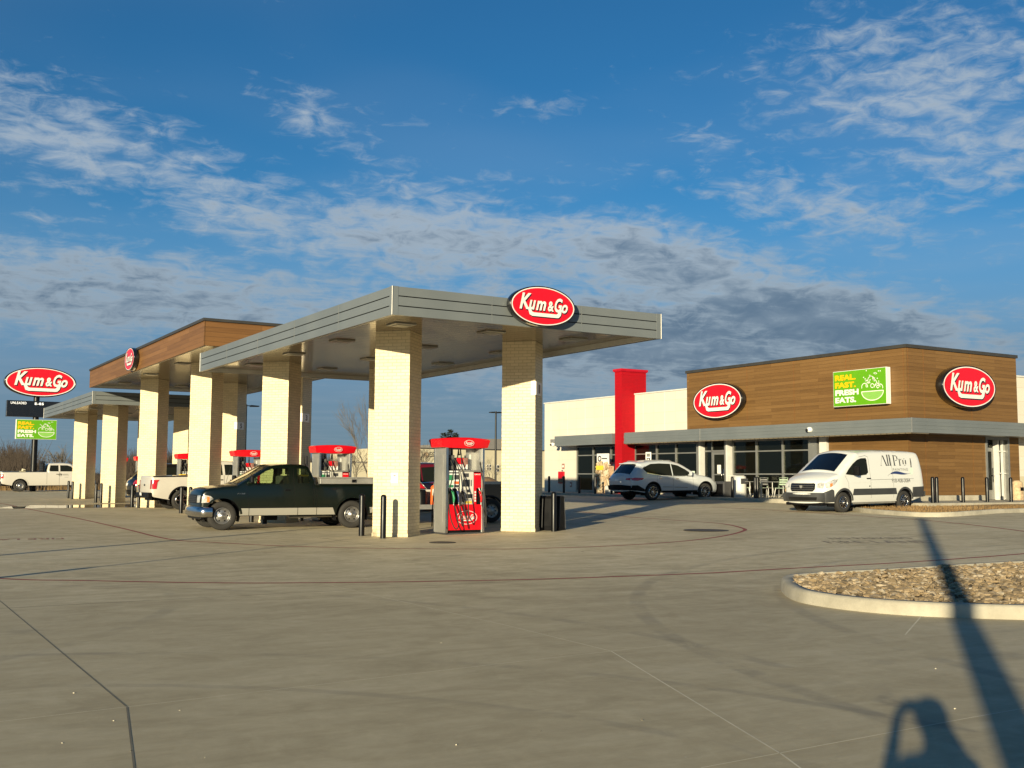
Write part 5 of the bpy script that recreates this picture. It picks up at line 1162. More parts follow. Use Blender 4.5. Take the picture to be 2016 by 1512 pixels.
# ---------------------------------------------------------------- green pickup
def green_pickup():
    top = [(-1.20, .52), (-1.20, .75), (-1.19, 1.10), (-1.17, 1.165), (-1.0, 1.17), (0, 1.17), (.93, 1.17), (.99, 1.18), (1.06, 1.35), (1.15, 1.60), (1.25, 1.665), (1.5, 1.69), (1.9, 1.69), (2.18, 1.655), (2.34, 1.58), (3.02, 1.17), (3.12, 1.13), (3.45, 1.10), (3.80, 1.05), (3.93, .99), (3.98, .88), (3.99, .70), (4.00, .60), (4.00, .38)]
    c = Car('pickup_truck', 'dark green extended cab pickup with a silver lower band and a tool box, facing left', 'pickup', top, 3.45, .365, .455, .36, .97, ZP, (3.6, .06), (-.8, .03), r=.065, bf=.06, bt=.035, br=.02, smooth=2)
    W1 = [(2.86, 1.19), (2.62, 1.34), (2.36, 1.50), (2.14, 1.585), (1.76, 1.60), (1.72, 1.55), (1.72, 1.22), (1.76, 1.185)]
    W2 = [(1.50, 1.20), (1.50, 1.585), (1.28, 1.575), (1.20, 1.48), (1.165, 1.25), (1.20, 1.20)]
    c.body('paint_green', [W1, W2], [(2.36, 3.0, 1.19, 1.60, 'windshield'), (.99, 1.14, 1.24, 1.58, 'rear_window')])
    c.wheels('steel', tw=.22, rr=.57)
    c.patch('lower_band', 'paint_stripe', [(3.02, .37), (3.02, .56), (.55, .56), (.48, .37)])
    c.patch('lower_band', 'paint_stripe', [(-.50, .40), (-.48, .56), (-1.14, .56), (-1.14, .42)]); c.lines('band_gap', 'black_plastic', [[(2.78, .37), (2.78, .56)], [(1.50, .37), (1.50, .56)], [(.99, .37), (.99, .56)]], .012, .009)
    c.lines('door_gap', 'sign_black', [[(2.78, .5), (2.86, 1.17), (2.3, 1.54)], [(1.60, .42), (1.61, 1.19), (1.60, 1.60)], [(.995, .40), (.995, 1.17)], [(1.60, .42), (1.08, .42), (1.08, 1.2)]])
    c.lines('side_moulding', 'black_plastic', [[(3.02, .565), (.52, .565)], [(-.48, .565), (-1.14, .565)]], .02, .008)
    for cx in (0, 3.45):
        for sd_ in (1, -1): c.lines('arch_lip', 'paint_green', [[(cx+.475*math.cos(R(a)), .365+.475*math.sin(R(a))) for a in range(5, 176, 10)]], .05, .014, (sd_,))
    c.handles([(1.78, 1.02)], 'black_plastic'); c.mirror(2.74, 1.24, 'black_plastic', .09, .10)
    # nose: grille, lamps, bumper
    c.epatch('grille', 'black_plastic', [(-.55, .68), (.55, .68), (.58, .90), (-.58, .90)], .012)
    m = MB()
    for z in (.72, .765, .81, .855): m.add([(c.endx(y, z)+.02, y, z+dz) for y in [-.53+.106*i for i in range(11)] for dz in (-.008, .008)], [(2*i, 2*i+2, 2*i+3, 2*i+1) for i in range(10)])
    m.build('grille_bar', 'dark_grey', c.root)
    for sd_ in (1, -1):
        c.epatch('headlight', 'lamp_clear', [(sd_*.60, .70), (sd_*.86, .71), (sd_*.86, .89), (sd_*.60, .88)], .014)
        c.patch('headlight', 'lamp_clear', [(3.975, .70), (3.72, .71), (3.67, .78), (3.76, .87), (3.90, .90), (3.965, .86)], .012, (sd_,)); c.patch('turn_signal', 'lamp_amber', [(3.85, .72), (3.79, .72), (3.79, .85), (3.85, .86)], .018, (sd_,))
        c.patch('taillight', 'lamp_red', [(-1.17, .72), (-1.08, .72), (-1.08, 1.0), (-1.17, 1.0)], .012, (sd_,))
    m = MB(); prof = [(.0, .34), (.045, .37), (.06, .46), (.05, .55), (.0, .60), (-.10, .605)]
    pl = [(3.72, .985, 0, 1), (3.86, .985, 0, 1), (3.95, .965, .45, .9), (4.0, .89, .9, .4), (4.03, .70, .98, .12), (4.055, .35, 1, .05), (4.06, 0, 1, 0)]; pl = pl+[(x, -y, nx, -ny) for x, y, nx, ny in pl[-2::-1]]
    vs = [(x+nx*o, y+ny*o, z) for x, y, nx, ny in pl for o, z in prof]; k_ = len(prof); m.add(vs, [(i*k_+j, i*k_+j+1, (i+1)*k_+j+1, (i+1)*k_+j) for i in range(len(pl)-1) for j in range(k_-1)], 0, True)
    m.build('front_bumper', 'chrome', c.root); c.box('valance', 'black_plastic', 3.75, 4.0, -.85, .85, .27, .37, bev=.03)
    c.box('rear_bumper', 'chrome', -1.38, -1.22, -.90, .90, .46, .62, bev=.03)
    # bed and tool box
    m = MB(); m.box(-1.10, .90, -.72, .72, .70, .74); m.build('bed_floor', 'black_plastic', c.root)
    m = MB(); m.box(-.85, .90, -.93, -.50, 1.18, 1.33, bev=.01); m.box(-.87, .92, -.95, -.49, 1.332, 1.36, bev=.005); m.box(-.10, .02, -.945, -.93, 1.22, 1.30); o = m.build('tool_box', 'alu'); 
    m = MB(); m.box(-.85, .90, .50, .93, 1.18, 1.33, bev=.01); m.box(-.87, .92, .49, .95, 1.332, 1.36, bev=.005); m.box(-.10, .02, .931, .95, 1.22, 1.30, 1); o.parent = c.root; m.build('tool_box', ['alu', 'black_plastic'], c.root)
    c.seats((1.75,), .98, .42); c.box('dashboard', 'black_plastic', 2.45, 3.0, -.78, .78, .95, 1.14, bev=.04); c.box('rear_bench', 'seat_grey', 1.12, 1.3, -.7, .7, .8, 1.38, bev=.04)
    c.box('cab_floor', 'black_plastic', 1.1, 2.95, -.84, .84, .55, .62)
    m = MB(); m.tube([(2.5, .38, 1.06), (2.42, .38, 1.13)], .02, 6); M = Matrix.Translation((2.40, .38, 1.16))@Matrix.Rotation(R(-62), 4, 'Y'); m.tube([M@Vector((.17*math.cos(R(a)), .17*math.sin(R(a)), 0)) for a in range(0, 361, 24)], .014, 6); m.build('steering_wheel', 'black_plastic', c.root)
    m = MB(); m.tube([(3.05, -.72, 1.12), (2.92, -.74, 1.62)], [.006, .004], 5); m.build('antenna', 'black_metal', c.root)
    m = MB(); m.tube([(3.12, .1, 1.15), (2.92, .62, 1.25)], .01, 5); m.tube([(3.12, -.5, 1.15), (2.95, -.05, 1.27)], .01, 5); m.build('wiper', 'black_metal', c.root)
    m = MB(); yb = c.W(3.0, .93)
    mm = MB(); put_text(mm, 'F-150', -.10, .10, -.016, .016, 0, 0, .2, .02); m.v = [(2.99-x, yb+.006, .93+z) for x, y, z in mm.v]; m.f = mm.f; m.mi = mm.mi; m.sm = mm.sm; m.build('fender_badge', 'chrome', c.root)
    m = MB(); m.tube([(-.9, .45, .33), (.6, .45, .32), (1.6, .45, .30)], .035, 8); m.build('exhaust_pipe', 'steel_rim', c.root); c.box('transmission', 'black_plastic', 1.9, 2.25, .1, .45, .22, .36, bev=.02)
    c.place((11.43, 27.25), R(175.5), 1)
green_pickup()
# ---------------------------------------------------------------- white van
def stencil(mb, s, x, z, h, y):
    """thick and thin stencil lettering built from strokes; returns new x (letters run along -x on the left flank)"""
    T = {'A': ([((0, 0), (.38, 1), .03), ((.46, .98), (.86, 0), .17)], 1.0, [((-.05, 0), (.12, 0), .04), ((.72, 0), (1.02, 0), .04)]),
         'l': ([((.14, 0), (.14, 1.05), .17)], .34, [((0, 0), (.28, 0), .035), ((.0, 1.05), (.2, 1.05), .035)]),
         'P': ([((.14, 0), (.14, 1), .17), ((.34, .98), (.60, .93), .07), ((.66, .90), (.68, .60), .14), ((.60, .53), (.34, .48), .06)], .86, [((0, 0), (.3, 0), .035), ((0, 1), (.3, 1), .035)]),
         'r': ([((.13, 0), (.13, .66), .15), ((.28, .52), (.48, .66), .09)], .58, [((0, 0), (.28, 0), .035)]),
         'o': ([((.10, .12), (.10, .54), .15), ((.5, .12), (.5, .54), .15), ((.20, .64), (.40, .67), .045), ((.20, .02), (.40, .0), .045)], .68, [])}
    for ch in s:
        if ch == ' ': x += .30*h; continue
        st, adv, sf = T[ch]
        for (a, b, w) in st+sf:
            ax, az, bx, bz = a[0]*h, a[1]*h, b[0]*h, b[1]*h; L = math.hypot(bx-ax, bz-az)
            hz = abs(bz-az) < abs(bx-ax)*.5; w = w*h/2
            if L < .001: q = [(ax-w, az-w), (ax+w, az-w), (ax+w, az+w), (ax-w, az+w)]
            elif hz: q = [(ax, az-w), (bx, bz-w), (bx, bz+w), (ax, az+w)]
            else: q = [(ax-w, az), (ax+w, az), (bx+w, bz), (bx-w, bz)]
            mb.add([(x+u, y, z+v) for u, v in q], [(0, 1, 2, 3)])
        x += adv*h
    return x
def van():
    top = [(-1.20, .46), (-1.22, .80), (-1.21, 1.10), (-1.17, 1.45), (-1.08, 1.85), (-1.00, 2.02), (-.88, 2.075), (-.5, 2.095), (.6, 2.115), (1.7, 2.10), (2.3, 2.055), (2.52, 2.00), (3.40, 1.37), (3.52, 1.31), (3.80, 1.21), (4.00, 1.10), (4.10, 1.0), (4.14, .80), (4.16, .66), (4.19, .55), (4.16, .34)]
    zp = [(.2, .93), (.5, .985), (.8, 1.0), (1.1, .985), (1.4, .955), (1.8, .90), (2.1, .845)]
    c = Car('cargo_van', 'white low roof cargo van with painting company lettering on its side', 'van', top, 3.30, .345, .43, .33, 1.02, zp, (3.35, .17), (-.9, .05), r=.13, bf=.14, bt=.05, br=.05, smooth=2)
    Wd = [(3.16, 1.30), (2.98, 1.47), (2.72, 1.66), (2.46, 1.80), (2.24, 1.855), (1.98, 1.86), (1.95, 1.80), (1.95, 1.36), (2.06, 1.28), (2.5, 1.24)]
    c.body('paint_white_van', [Wd], [(2.56, 3.38, 1.38, 1.99, 'windshield')], 'dark_glass', 'dark_glass')
    c.wheels((10, .022), tw=.22, rr=.60)
    # dark cladding
    c.patch('side_cladding', 'van_cladding', [(2.86, .58), (2.80, .80), (.50, .80), (.44, .58)], .014)
    c.patch('rear_corner_cladding', 'van_cladding', [(-.43, .46), (-.44, .82), (-1.20, .84), (-1.19, .46)], .014)
    c.patch('bumper_corner', 'van_cladding', [(3.74, .36), (3.77, .76), (3.86, .80), (4.13, .70), (4.165, .55), (4.14, .36)], .014)
    for cx in (0, 3.3):
        for sd_ in (1, -1): c.lines('arch_lip', 'van_cladding', [[(cx+.455*math.cos(R(a)), .345+.455*math.sin(R(a))) for a in range(2, 179, 9)]], .075, .02, (sd_,))
    c.epatch('front_bumper', 'van_cladding', [(-.90, .37), (.90, .37), (.93, .56), (.90, .68), (-.90, .68), (-.93, .56)], .016)
    c.epatch('lower_intake', 'sign_black', [(-.60, .42), (.60, .42), (.64, .53), (-.64, .53)], .024)
    c.epatch('rear_bumper', 'van_cladding', [(-.98, .47), (.98, .47), (.98, .66), (-.98, .66)], .03, False)
    c.box('front_splitter', 'black_plastic', 3.9, 4.2, -.8, .8, .24, .345, bev=.03)
    g = c.epatch('grille', 'sign_black', [(-.46, .72), (.46, .72), (.54, .80), (.54, .97), (.46, 1.04), (-.46, 1.04), (-.54, .97), (-.54, .80)], .02)
    m = MB()
    for z in (.78, .85, .92, .99): m.add([(c.endx(y, z)+.032, y, z+dz) for y in [-.50+.1*i for i in range(11)] for dz in (-.013, .013)], [(2*i, 2*i+2, 2*i+3, 2*i+1) for i in range(10)])
    m.build('grille_bar', 'dark_grey', g)
    m = MB(); x0 = c.endx(0, .89)+.045; m.prism([(-.06, .93), (.06, .93), (.05, .86), (0, .82), (-.05, .86)], x0-.01, x0, 'x'); m.build('badge', 'alu', g)
    for sd_ in (1, -1):
        c.epatch('headlight', 'lamp_clear', [(sd_*.60, .86), (sd_*.84, .84), (sd_*.86, 1.00), (sd_*.70, 1.03), (sd_*.60, .98)], .016)
        c.patch('headlight', 'lamp_clear', [(4.09, .85), (3.93, .86), (3.74, .96), (3.56, 1.14), (3.76, 1.13), (3.95, 1.06), (4.08, .99)], .014, (sd_,)); c.patch('turn_signal', 'lamp_amber', [(3.93, .87), (3.83, .92), (3.83, 1.01), (3.93, .98)], .020, (sd_,))
        c.patch('taillight', 'lamp_red', [(-1.19, .92), (-1.10, .92), (-1.08, 1.42), (-1.15, 1.42)], .016, (sd_,))
        m = MB(); y = sd_*.42; m.add([(3.56, y-.16, 1.345), (3.56, y+.16, 1.345), (3.66, y+.15, 1.315), (3.66, y-.15, 1.315)], [(0, 1, 2, 3)]); m.build('bonnet_vent', 'sign_black', c.root)
    c.lines('door_gap', 'dark_grey', [[(3.05, .60), (3.05, 1.0), (3.20, 1.26)], [(1.86, .46), (1.86, 1.9), (2.0, 1.95), (2.35, 1.90)], [(.62, .46), (.62, 1.86)], [(1.84, 1.10), (-.55, 1.12)]], .010)
    c.lines('body_crease', 'paint_white_van', [[(2.9, 1.02), (-1.0, 1.06)]], .03, .007); c.lines('window_divider', 'black_plastic', [[(2.62, 1.25), (2.62, 1.70)]], .035, .004)
    c.patch('side_step', 'pump_silver', [(2.82, .27), (2.84, .335), (.52, .335), (.50, .27)], .01)
    c.handles([(1.97, 1.15)], 'black_plastic', .2); c.mirror(2.76, 1.32, 'black_plastic', .11, .16, .12)
    m = MB(); yl = c.W(1.95, .86); m.lathe([(0, .008), (.03, 0)], 12, Matrix.Translation((1.93, yl, .88))@Matrix.Rotation(R(-90), 4, 'X')); m.build('lock', 'black_plastic', c.root)
    c.seats((1.9,), 1.0, .55, 'seat_dark'); c.box('dashboard', 'black_plastic', 2.7, 3.35, -.85, .85, 1.0, 1.25, bev=.05); c.box('bulkhead', 'black_plastic', 1.62, 1.66, -.84, .84, .55, 1.9)
    # livery on the left flank: built in (u, z) and wrapped on the side; u runs rearwards
    def wrap(mm, name, mt):
        vs = [(x, c.W(x, z)+.010+y, z) for (u, y, z) in mm.v for x in (1.13-u,)]
        q = MB(); q.v, q.f, q.mi, q.sm = vs, mm.f, mm.mi, mm.sm; return q.build(name, mt, c.root)
    m = MB(); stencil(m, 'All Pro', -.08, 1.60, .36, 0); wrap(m, 'livery_lettering', 'black_ink')
    m = MB(); put_text(m, 'PAINTING', .55, 1.40, 1.41, 1.50, 0, 0, 0, .01, 1.15); wrap(m, 'livery_lettering', 'pump_silver')
    m = MB(); put_text(m, '918-408-0084', .42, 1.46, .99, 1.13, 0, 0, 0, -.005, .95); wrap(m, 'livery_lettering', 'black_ink')
    m = MB(); n = 26; vs = []
    for i in range(n+1):
        t = i/n; u = .22+1.36*t; zc = 1.22+.16*math.sin(t*math.pi*1.25)*(1-t)+.09*t*t+.02; w = .004+.055*math.sin(min(1, t*1.15)*math.pi)**1.3*(t > .12)
        vs += [(u, 0, zc-w), (u, 0, zc+w*.7)]
    m.add(vs, [(2*i, 2*i+2, 2*i+3, 2*i+1) for i in range(n)]); wrap(m, 'brush_swoosh', 'navy_ink')
    m = MB(); m.add([(1.50, 0, 1.28), (1.66, 0, 1.27), (1.70, 0, 1.46), (1.64, 0, 1.52), (1.56, 0, 1.52), (1.48, 0, 1.44)], [tuple(range(6))]); m.add([(1.585, 0, 1.53), (1.635, 0, 1.53), (1.66, 0, 1.70), (1.645, 0, 1.86), (1.61, 0, 1.86), (1.60, 0, 1.70)], [tuple(range(6))], 1); wrap(m, 'brush_picture', ['aqua_label', 'black_ink'])
    # place: front left wheel near pixel 1646, rear left near 1783
    c.place((32.2, 26.0), R(182.5), 1); return c
VAN = van()
# ---------------------------------------------------------------- white sport utility
def suv(name, label, mt, near, heading, side, rim=(10, .020), glassm='dark_glass', wb=3.07, sc_=(1, 1), tail='wide', red=False):
    a, b = sc_
    top = [(-1.10, .44), (-1.15, .62), (-1.17, .85), (-1.13, 1.02), (-1.03, 1.13), (-.62, 1.56), (-.55, 1.64), (-.2, 1.71), (.5, 1.765), (1.1, 1.76), (1.6, 1.68), (1.95, 1.54), (2.55, 1.20), (2.68, 1.13), (3.1, 1.07), (3.5, .97), (3.80, .84), (3.95, .70), (3.99, .55), (3.97, .40), (3.88, .28)]
    top = [(x*a if x < wb else x*a, z*b) for x, z in top]; WB = wb*a
    c = Car(name, label, 'sport utility', top, WB, .37, .445, .34, .97, [(.2, .93), (.45, .97), (.75, 1.0), (.95, .99), (1.12*b, .955), (1.4*b, .87), (1.7*b, .76), (2.0*b, .7)], (3.2*a, .22), (-.5, .12), r=.11, bf=.20, bt=.05, br=.14, smooth=3)
    Wd = [[(-.36, 1.50), (-.50, 1.42), (-.30, 1.24), (.50, 1.12), (1.13, 1.09), (1.13, 1.635), (.5, 1.655), (.0, 1.63)], [(1.18, 1.09), (1.18, 1.63), (1.55, 1.565), (1.95, 1.38), (2.36, 1.13), (2.26, 1.085)]]
    Wd = [[(x*a, z*b) for x, z in w] for w in Wd]
    c.body(mt, Wd, [(1.98*a, 2.56*a, 1.19*b, 1.54*b, 'windshield'), (-1.02*a, -.64*a, 1.15*b, 1.56*b, 'rear_window')], glassm, glassm)
    c.wheels(rim, tw=.24, rr=.66)
    for sd_ in (1, -1):
        c.lines('arch_lip', 'black_plastic' if not red else mt, [[(.455*math.cos(R(q)), .37+.455*math.sin(R(q))) for q in range(2, 179, 9)]], .045, .010, (sd_,)); c.lines('arch_lip', 'black_plastic' if not red else mt, [[(WB+.455*math.cos(R(q)), .37+.455*math.sin(R(q))) for q in range(2, 179, 9)]], .045, .010, (sd_,))
        c.patch('rocker', 'black_plastic', [(WB-.47, .34), (WB-.47, .43), (.47, .43), (.47, .34)], .012, (sd_,))
        c.patch('rear_bumper_corner', 'black_plastic', [(-.44, .40), (-.47, .50), (-.85, .68), (-1.12*a, .68), (-1.12*a, .46)], .012, (sd_,))
        if tail == 'wide': c.patch('taillight', 'lamp_red', [(-1.12*a, .90*b), (-1.15*a, 1.0*b), (-.95*a, 1.02*b), (-.52*a, 1.0*b), (-.60*a, .93*b), (-.86*a, .88*b)], .012, (sd_,))
        else: c.patch('taillight', 'lamp_red', [(-1.13*a, .82*b), (-1.12*a, 1.10*b), (-.98*a, 1.12*b), (-.98*a, .82*b)], .012, (sd_,))
        c.epatch('taillight', 'lamp_red', [(sd_*.55, .92*b), (sd_*.80, .90*b), (sd_*.80, 1.01*b), (sd_*.55, .99*b)] if tail == 'wide' else [(sd_*.68, .84*b), (sd_*.84, .84*b), (sd_*.82, 1.1*b), (sd_*.70, 1.1*b)], .014, False)
        c.epatch('headlight', 'lamp_clear', [(sd_*.46, .74*b), (sd_*.72, .74*b), (sd_*.72, .82*b), (sd_*.46, .80*b)], .014); c.patch('headlight', 'lamp_clear', [(3.80*a, .72*b), (3.55*a, .84*b), (3.42*a, .93*b), (3.62*a, .90*b), (3.86*a, .77*b)], .010, (sd_,))
    c.epatch('rear_bumper', 'black_plastic', [(-.86, .46), (.86, .46), (.86, .66), (.3, .70), (-.3, .70), (-.86, .66)], .03, False)
    c.epatch('number_plate', 'sign_white', [(-.15, .86*b), (.15, .86*b), (.15, .98*b), (-.15, .98*b)], .02, False); c.epatch('grille', 'sign_black', [(-.42, .48*b), (.42, .48*b), (.46, .72*b), (-.46, .72*b)], .014)
    c.epatch('tail_strip', 'chrome', [(-.55, 1.015*b), (.55, 1.015*b), (.55, 1.03*b), (-.55, 1.03*b)], .016, False)
    c.lines('door_gap', 'dark_grey', [[(1.16*a, .44), (1.16*a, 1.13*b)], [(.30*a, .62), (.22*a, .9), (.30*a, 1.18*b)], [(2.32*a, .44), (2.32*a, .9), (2.30*a, 1.11*b)]], .010)
    c.lines('window_trim', 'chrome', [[(-.29*a, 1.225*b), (.5*a, 1.105*b), (1.16*a, 1.075*b), (2.30*a, 1.07*b)], [(-.52*a, 1.41*b), (-.36*a, 1.53*b)]], .022, .006)
    c.lines('sill_trim', 'chrome', [[(.55*a, .60), (1.1*a, .585)], [(1.22*a, .58), (2.0*a, .545)]], .02, .012)
    c.lines('shoulder_line', mt, [[(.1, .97*b), (1.2, .95*b), (2.6, .93*b)]], .03, .010)
    c.handles([(.42*a, .985*b), (1.36*a, .965*b)], 'chrome', .16); c.mirror(2.10*a, 1.13*b, mt, .08, .10, .09)
    c.seats((1.35*a, .35*a), .85*b, .5, 'seat_dark'); c.box('dashboard', 'black_plastic', 1.9*a, 2.5*a, -.75, .75, .9*b, 1.10*b, bev=.05); c.box('cabin_floor', 'black_plastic', -.9, 2.4, -.80, .80, .50, .58)
    m = MB()
    for sd_ in (1, -1): m.tube([(-.3*a, sd_*.60, 1.70*b), (-.2*a, sd_*.62, 1.765*b), (1.2*a, sd_*.62, 1.79*b), (1.35*a, sd_*.60, 1.745*b)], .017, 6)
    m.build('roof_rail', 'alu' if not red else 'black_metal', c.root)
    m = MB(); m.box(-.75*a, -.40*a, -.58, .58, 1.625*b, 1.665*b, bev=.015); m.build('spoiler', mt, c.root)
    c.place(near, heading, side); return c
suv('sport_utility_vehicle', 'white sport utility with tinted windows parked nose to the store entrance', 'paint_white_suv', (30.45, 38.15), R(0), -1)
suv('sport_utility_vehicle', 'black sport utility with upright red tail lamps beyond the white pickup', 'paint_black', (12.15, 51.6), R(1), -1, (6, .03), sc_=(1.06, 1.05), tail='tall', red=True)
suv('sport_utility_vehicle', 'dark red sport utility behind the nearest column, facing left', 'paint_red', (18.6, 35.2), R(180), 1, (6, .03), 'dark_glass', sc_=(.94, .98), tail='tall', red=True)
# ---------------------------------------------------------------- white pickups
def white_pickup(label, near, heading, side, WB, cab, fender, tail, fog):
    x0, x1 = cab           # cab back and windscreen foot
    top = [(-1.18, .56), (-1.20, .8), (-1.18, 1.30), (-1.15, 1.36), (-.9, 1.365), (0, 1.365), (x0-.07, 1.365), (x0, 1.40), (x0+.04, 1.6), (x0+.12, 1.86), (x0+.3, 1.93), (x0+.9, 1.95), (x0+1.35, 1.92), (x0+1.65, 1.82), (x1-.05, 1.36), (x1+.08, 1.30), (WB-.2, 1.26), (WB+.45, 1.20), (WB+.72, 1.12), (WB+.80, .95), (WB+.82, .7), (WB+.85, .45)]
    c = Car('pickup_truck', label, 'pickup', top, WB, .40, .50, .42, 1.0, [(.2, .93), (.5, .975), (.85, 1.0), (1.1, .99), (1.36, .96), (1.65, .85), (1.95, .75)], (WB+.2, .12), (-.9, .04), r=.07, bf=.10, bt=.03, br=.03, smooth=2)
    n = 2 if x1-x0 > 1.9 else 1
    xa, xb = x0+.16, x1-.28; mid = xa+(xb-xa)*.43
    W1 = [(mid+.05, 1.37), (mid+.05, 1.80), (x0+1.30, 1.80), (x0+1.58, 1.71), (xb+.02, 1.42), (xb-.04, 1.365)]; W2 = [(mid-.05, 1.37), (mid-.05, 1.80), (xa+.05, 1.80), (xa-.02, 1.45), (xa+.03, 1.38)]
    c.body('paint_white_truck', [W1, W2], [(x0+1.68, x1-.06, 1.38, 1.81, 'windshield'), (x0-.02, x0+.10, 1.45, 1.84, 'rear_window')], 'dark_glass', 'dark_glass')
    c.wheels(fender[1], tw=.25, rr=fender[0])
    for cx in (0, WB):
        for sd_ in (1, -1): c.lines('arch_lip', 'black_plastic' if fender[2] else 'paint_white_truck', [[(cx+.525*math.cos(R(a)), .40+.525*math.sin(R(a))) for a in range(4, 177, 9)]], .06, .016, (sd_,))
    for sd_ in (1, -1): c.lines('bed_cap', 'black_plastic', [[(-1.13, 1.35), (x0-.05, 1.35)]], .05, .006, (sd_,))
    c.lines('door_gap', 'dark_grey', [[(x0-.02, .5), (x0-.02, 1.36)], [(mid, .46), (mid, 1.36)], [(xb+.1, .46), (xb+.1, 1.33)]], .012)
    for sd_ in (1, -1):
        c.patch('taillight', 'lamp_red', tail, .014, (sd_,)); c.epatch('taillight', 'lamp_red', [(sd_*.80, .86), (sd_*.93, .86), (sd_*.93, 1.22), (sd_*.80, 1.22)], .014, False)
        c.patch('headlight', 'lamp_clear', [(WB+.78, .86), (WB+.60, .88), (WB+.58, 1.06), (WB+.76, 1.06)], .012, (sd_,))
    m = MB(); m.box(-1.36, -1.17, -.96, .96, .50, .72, bev=.04); m.build('rear_bumper', 'black_plastic' if fender[2] else 'chrome', c.root)
    c.box('front_bumper', 'chrome', WB+.72, WB+.98, -.92, .92, .48, .72, bev=.05); c.epatch('grille', 'sign_black', [(-.6, .78), (.6, .78), (.62, 1.08), (-.62, 1.08)], .014)
    c.epatch('tailgate_badge', 'sign_black', [(-.09, .98), (.09, .98), (.09, 1.05), (-.09, 1.05)], .02, False); c.epatch('number_plate', 'sign_white', [(-.15, .60), (.15, .60), (.15, .72), (-.15, .72)], .17, False)
    m = MB(); m.box(-1.1, x0-.1, -.78, .78, .80, .85); m.build('bed_floor', 'black_plastic', c.root)
    c.handles([(mid-.14, 1.18), (xb-.75, 1.16)], 'black_plastic'); c.mirror(xb-.02, 1.42, 'black_plastic', .10, .14); c.seats((mid+.05, x0+.3), 1.1, .55, 'seat_dark'); c.box('cab_floor', 'black_plastic', x0+.08, x1-.1, -.85, .85, .6, .68)
    c.place(near, heading, side); return c
white_pickup('white crew cab pickup seen from its red tail lamp, parked behind the green pickup', (11.15, 44.05), R(1.5), -1, 3.68, (.75, 3.05), (.64, (6, .034), True), [(-1.185, .86), (-1.185, 1.22), (-.90, 1.22), (-.98, 1.12), (-1.02, .86)], 0)
ch = white_pickup('white work pickup with an open bed driving past beyond the far canopy', (9.45, 80.6), R(1), -1, 3.95, (1.72, 3.62), (.56, 'steel', False), [(-1.185, .92), (-1.185, 1.20), (-1.05, 1.20), (-1.05, .92)], 0)
m = MB(); m.box(1.46, 1.56, -.85, .85, 1.37, 1.98); m.box(1.40, 1.70, -.2, .2, 2.0, 2.08, bev=.02)
for z in (1.5, 1.65, 1.8): m.box(1.44, 1.455, -.8, .8, z, z+.04, 1)
m.build('headache_rack', ['black_metal', 'dark_grey'], ch.root)
m = MB(); m.tube([(.1, -.5, .9), (.2, -.7, 1.55), (.35, -.75, 1.50)], [.10, .07, .03], 7); m.box(.0, .4, -.75, -.2, .86, 1.42, bev=.05); m.build('cargo', 'tan_wall', ch.root)
m = MB(); yb = ch.W(2.9, 1.12)
mm = MB(); put_text(mm, 'COUNTY WATER', 0, .5, 0, .05, 0); mm2 = MB(); ell(mm2, .10, .10, 0, 0, 20, .075, .075)
m.add([(2.55+x, -yb-.012, 1.14+z) for x, y, z in mm2.v], mm2.f); m.box(2.72, 3.05, -yb-.012, -yb-.010, 1.17, 1.19); m.box(2.72, 3.12, -yb-.012, -yb-.010, 1.11, 1.13); m.box(2.85, 3.10, -yb-.012, -yb-.010, .96, .975)
m.build('door_emblem', 'seat_grey', ch.root)
# ---------------------------------------------------------------- trailer behind the green pickup
def trailer():
    root = empty('utility_trailer', (17.0, 28.0, gz(17, 28)), R(180), 'dark utility trailer loaded with gear, seen between the nearest columns', 'trailer')
    m = MB(); m.box(-.3, 3.75, -.95, .95, .42, .50); m.box(-.3, 2.1, .90, .95, .50, 1.15); m.box(-.3, 2.1, -.95, -.90, .50, 1.15); m.box(-.3, -.25, -.9, .9, .5, 1.15); m.box(2.05, 2.1, -.9, .9, .5, 1.15); m.build('box_side', 'paint_black', root)
    m = MB(); m.box(2.11, 3.76, .951, .99, .40, .53); m.box(-.3, 2.1, .951, .985, 1.10, 1.18); m.build('side_rail', 'alu', root)
    m = MB(); m.tube([(3.7, .5, .45), (5.0, 0, .45)], .04, 6); m.tube([(3.7, -.5, .45), (5.0, 0, .45)], .04, 6); m.build('tow_bar', 'black_metal', root)
    for sd_ in (1, -1):
        M = Matrix.Translation((1.40, sd_*1.06, .34))@Matrix.Rotation(R(-90*sd_), 4, 'X')
        m = MB(); m.lathe([(.19, -.09), (.32, -.09), (.34, -.05), (.34, .05), (.32, .09), (.20, .09)], 28, M); w = m.build('wheel', 'rubber', root)
        m = MB(); m.lathe([(.20, .085), (.185, .05), (.14, .04), (.09, .065), (.06, .09), (0, .09)], 28, M); m.build('rim', 'pump_silver', w)
        m = MB()
        for i in range(8): a = i*math.pi/4; m.add([M@Vector((.135*math.cos(a)+.02*math.cos(q), .135*math.sin(a)+.02*math.sin(q), .062)) for q in [k_*math.pi/3 for k_ in range(6)]], [tuple(range(6))])
        m.build('rim_opening', 'black_plastic', w)
        m = MB(); m.tube([(1.40+.42*math.cos(R(a)), sd_*1.06, .34+.42*math.sin(R(a))) for a in range(0, 181, 20)], .03, 6); m.build('fender', 'black_metal', root)
trailer()
m = MB(); m.box(-.28, .28, -.25, .25, 0, .42, 0, None, .03); m.box(-.30, .30, -.27, .27, .43, .50, 0, None, .02); m.box(-.25, .1, -.258, -.251, .26, .38, 1)
thing_mesh('grey_crate', ['pump_beige', 'black_plastic'], m, 'grey equipment case on the trailer deck left of the orange cooler', 'case', (13.72, 27.75, .53))
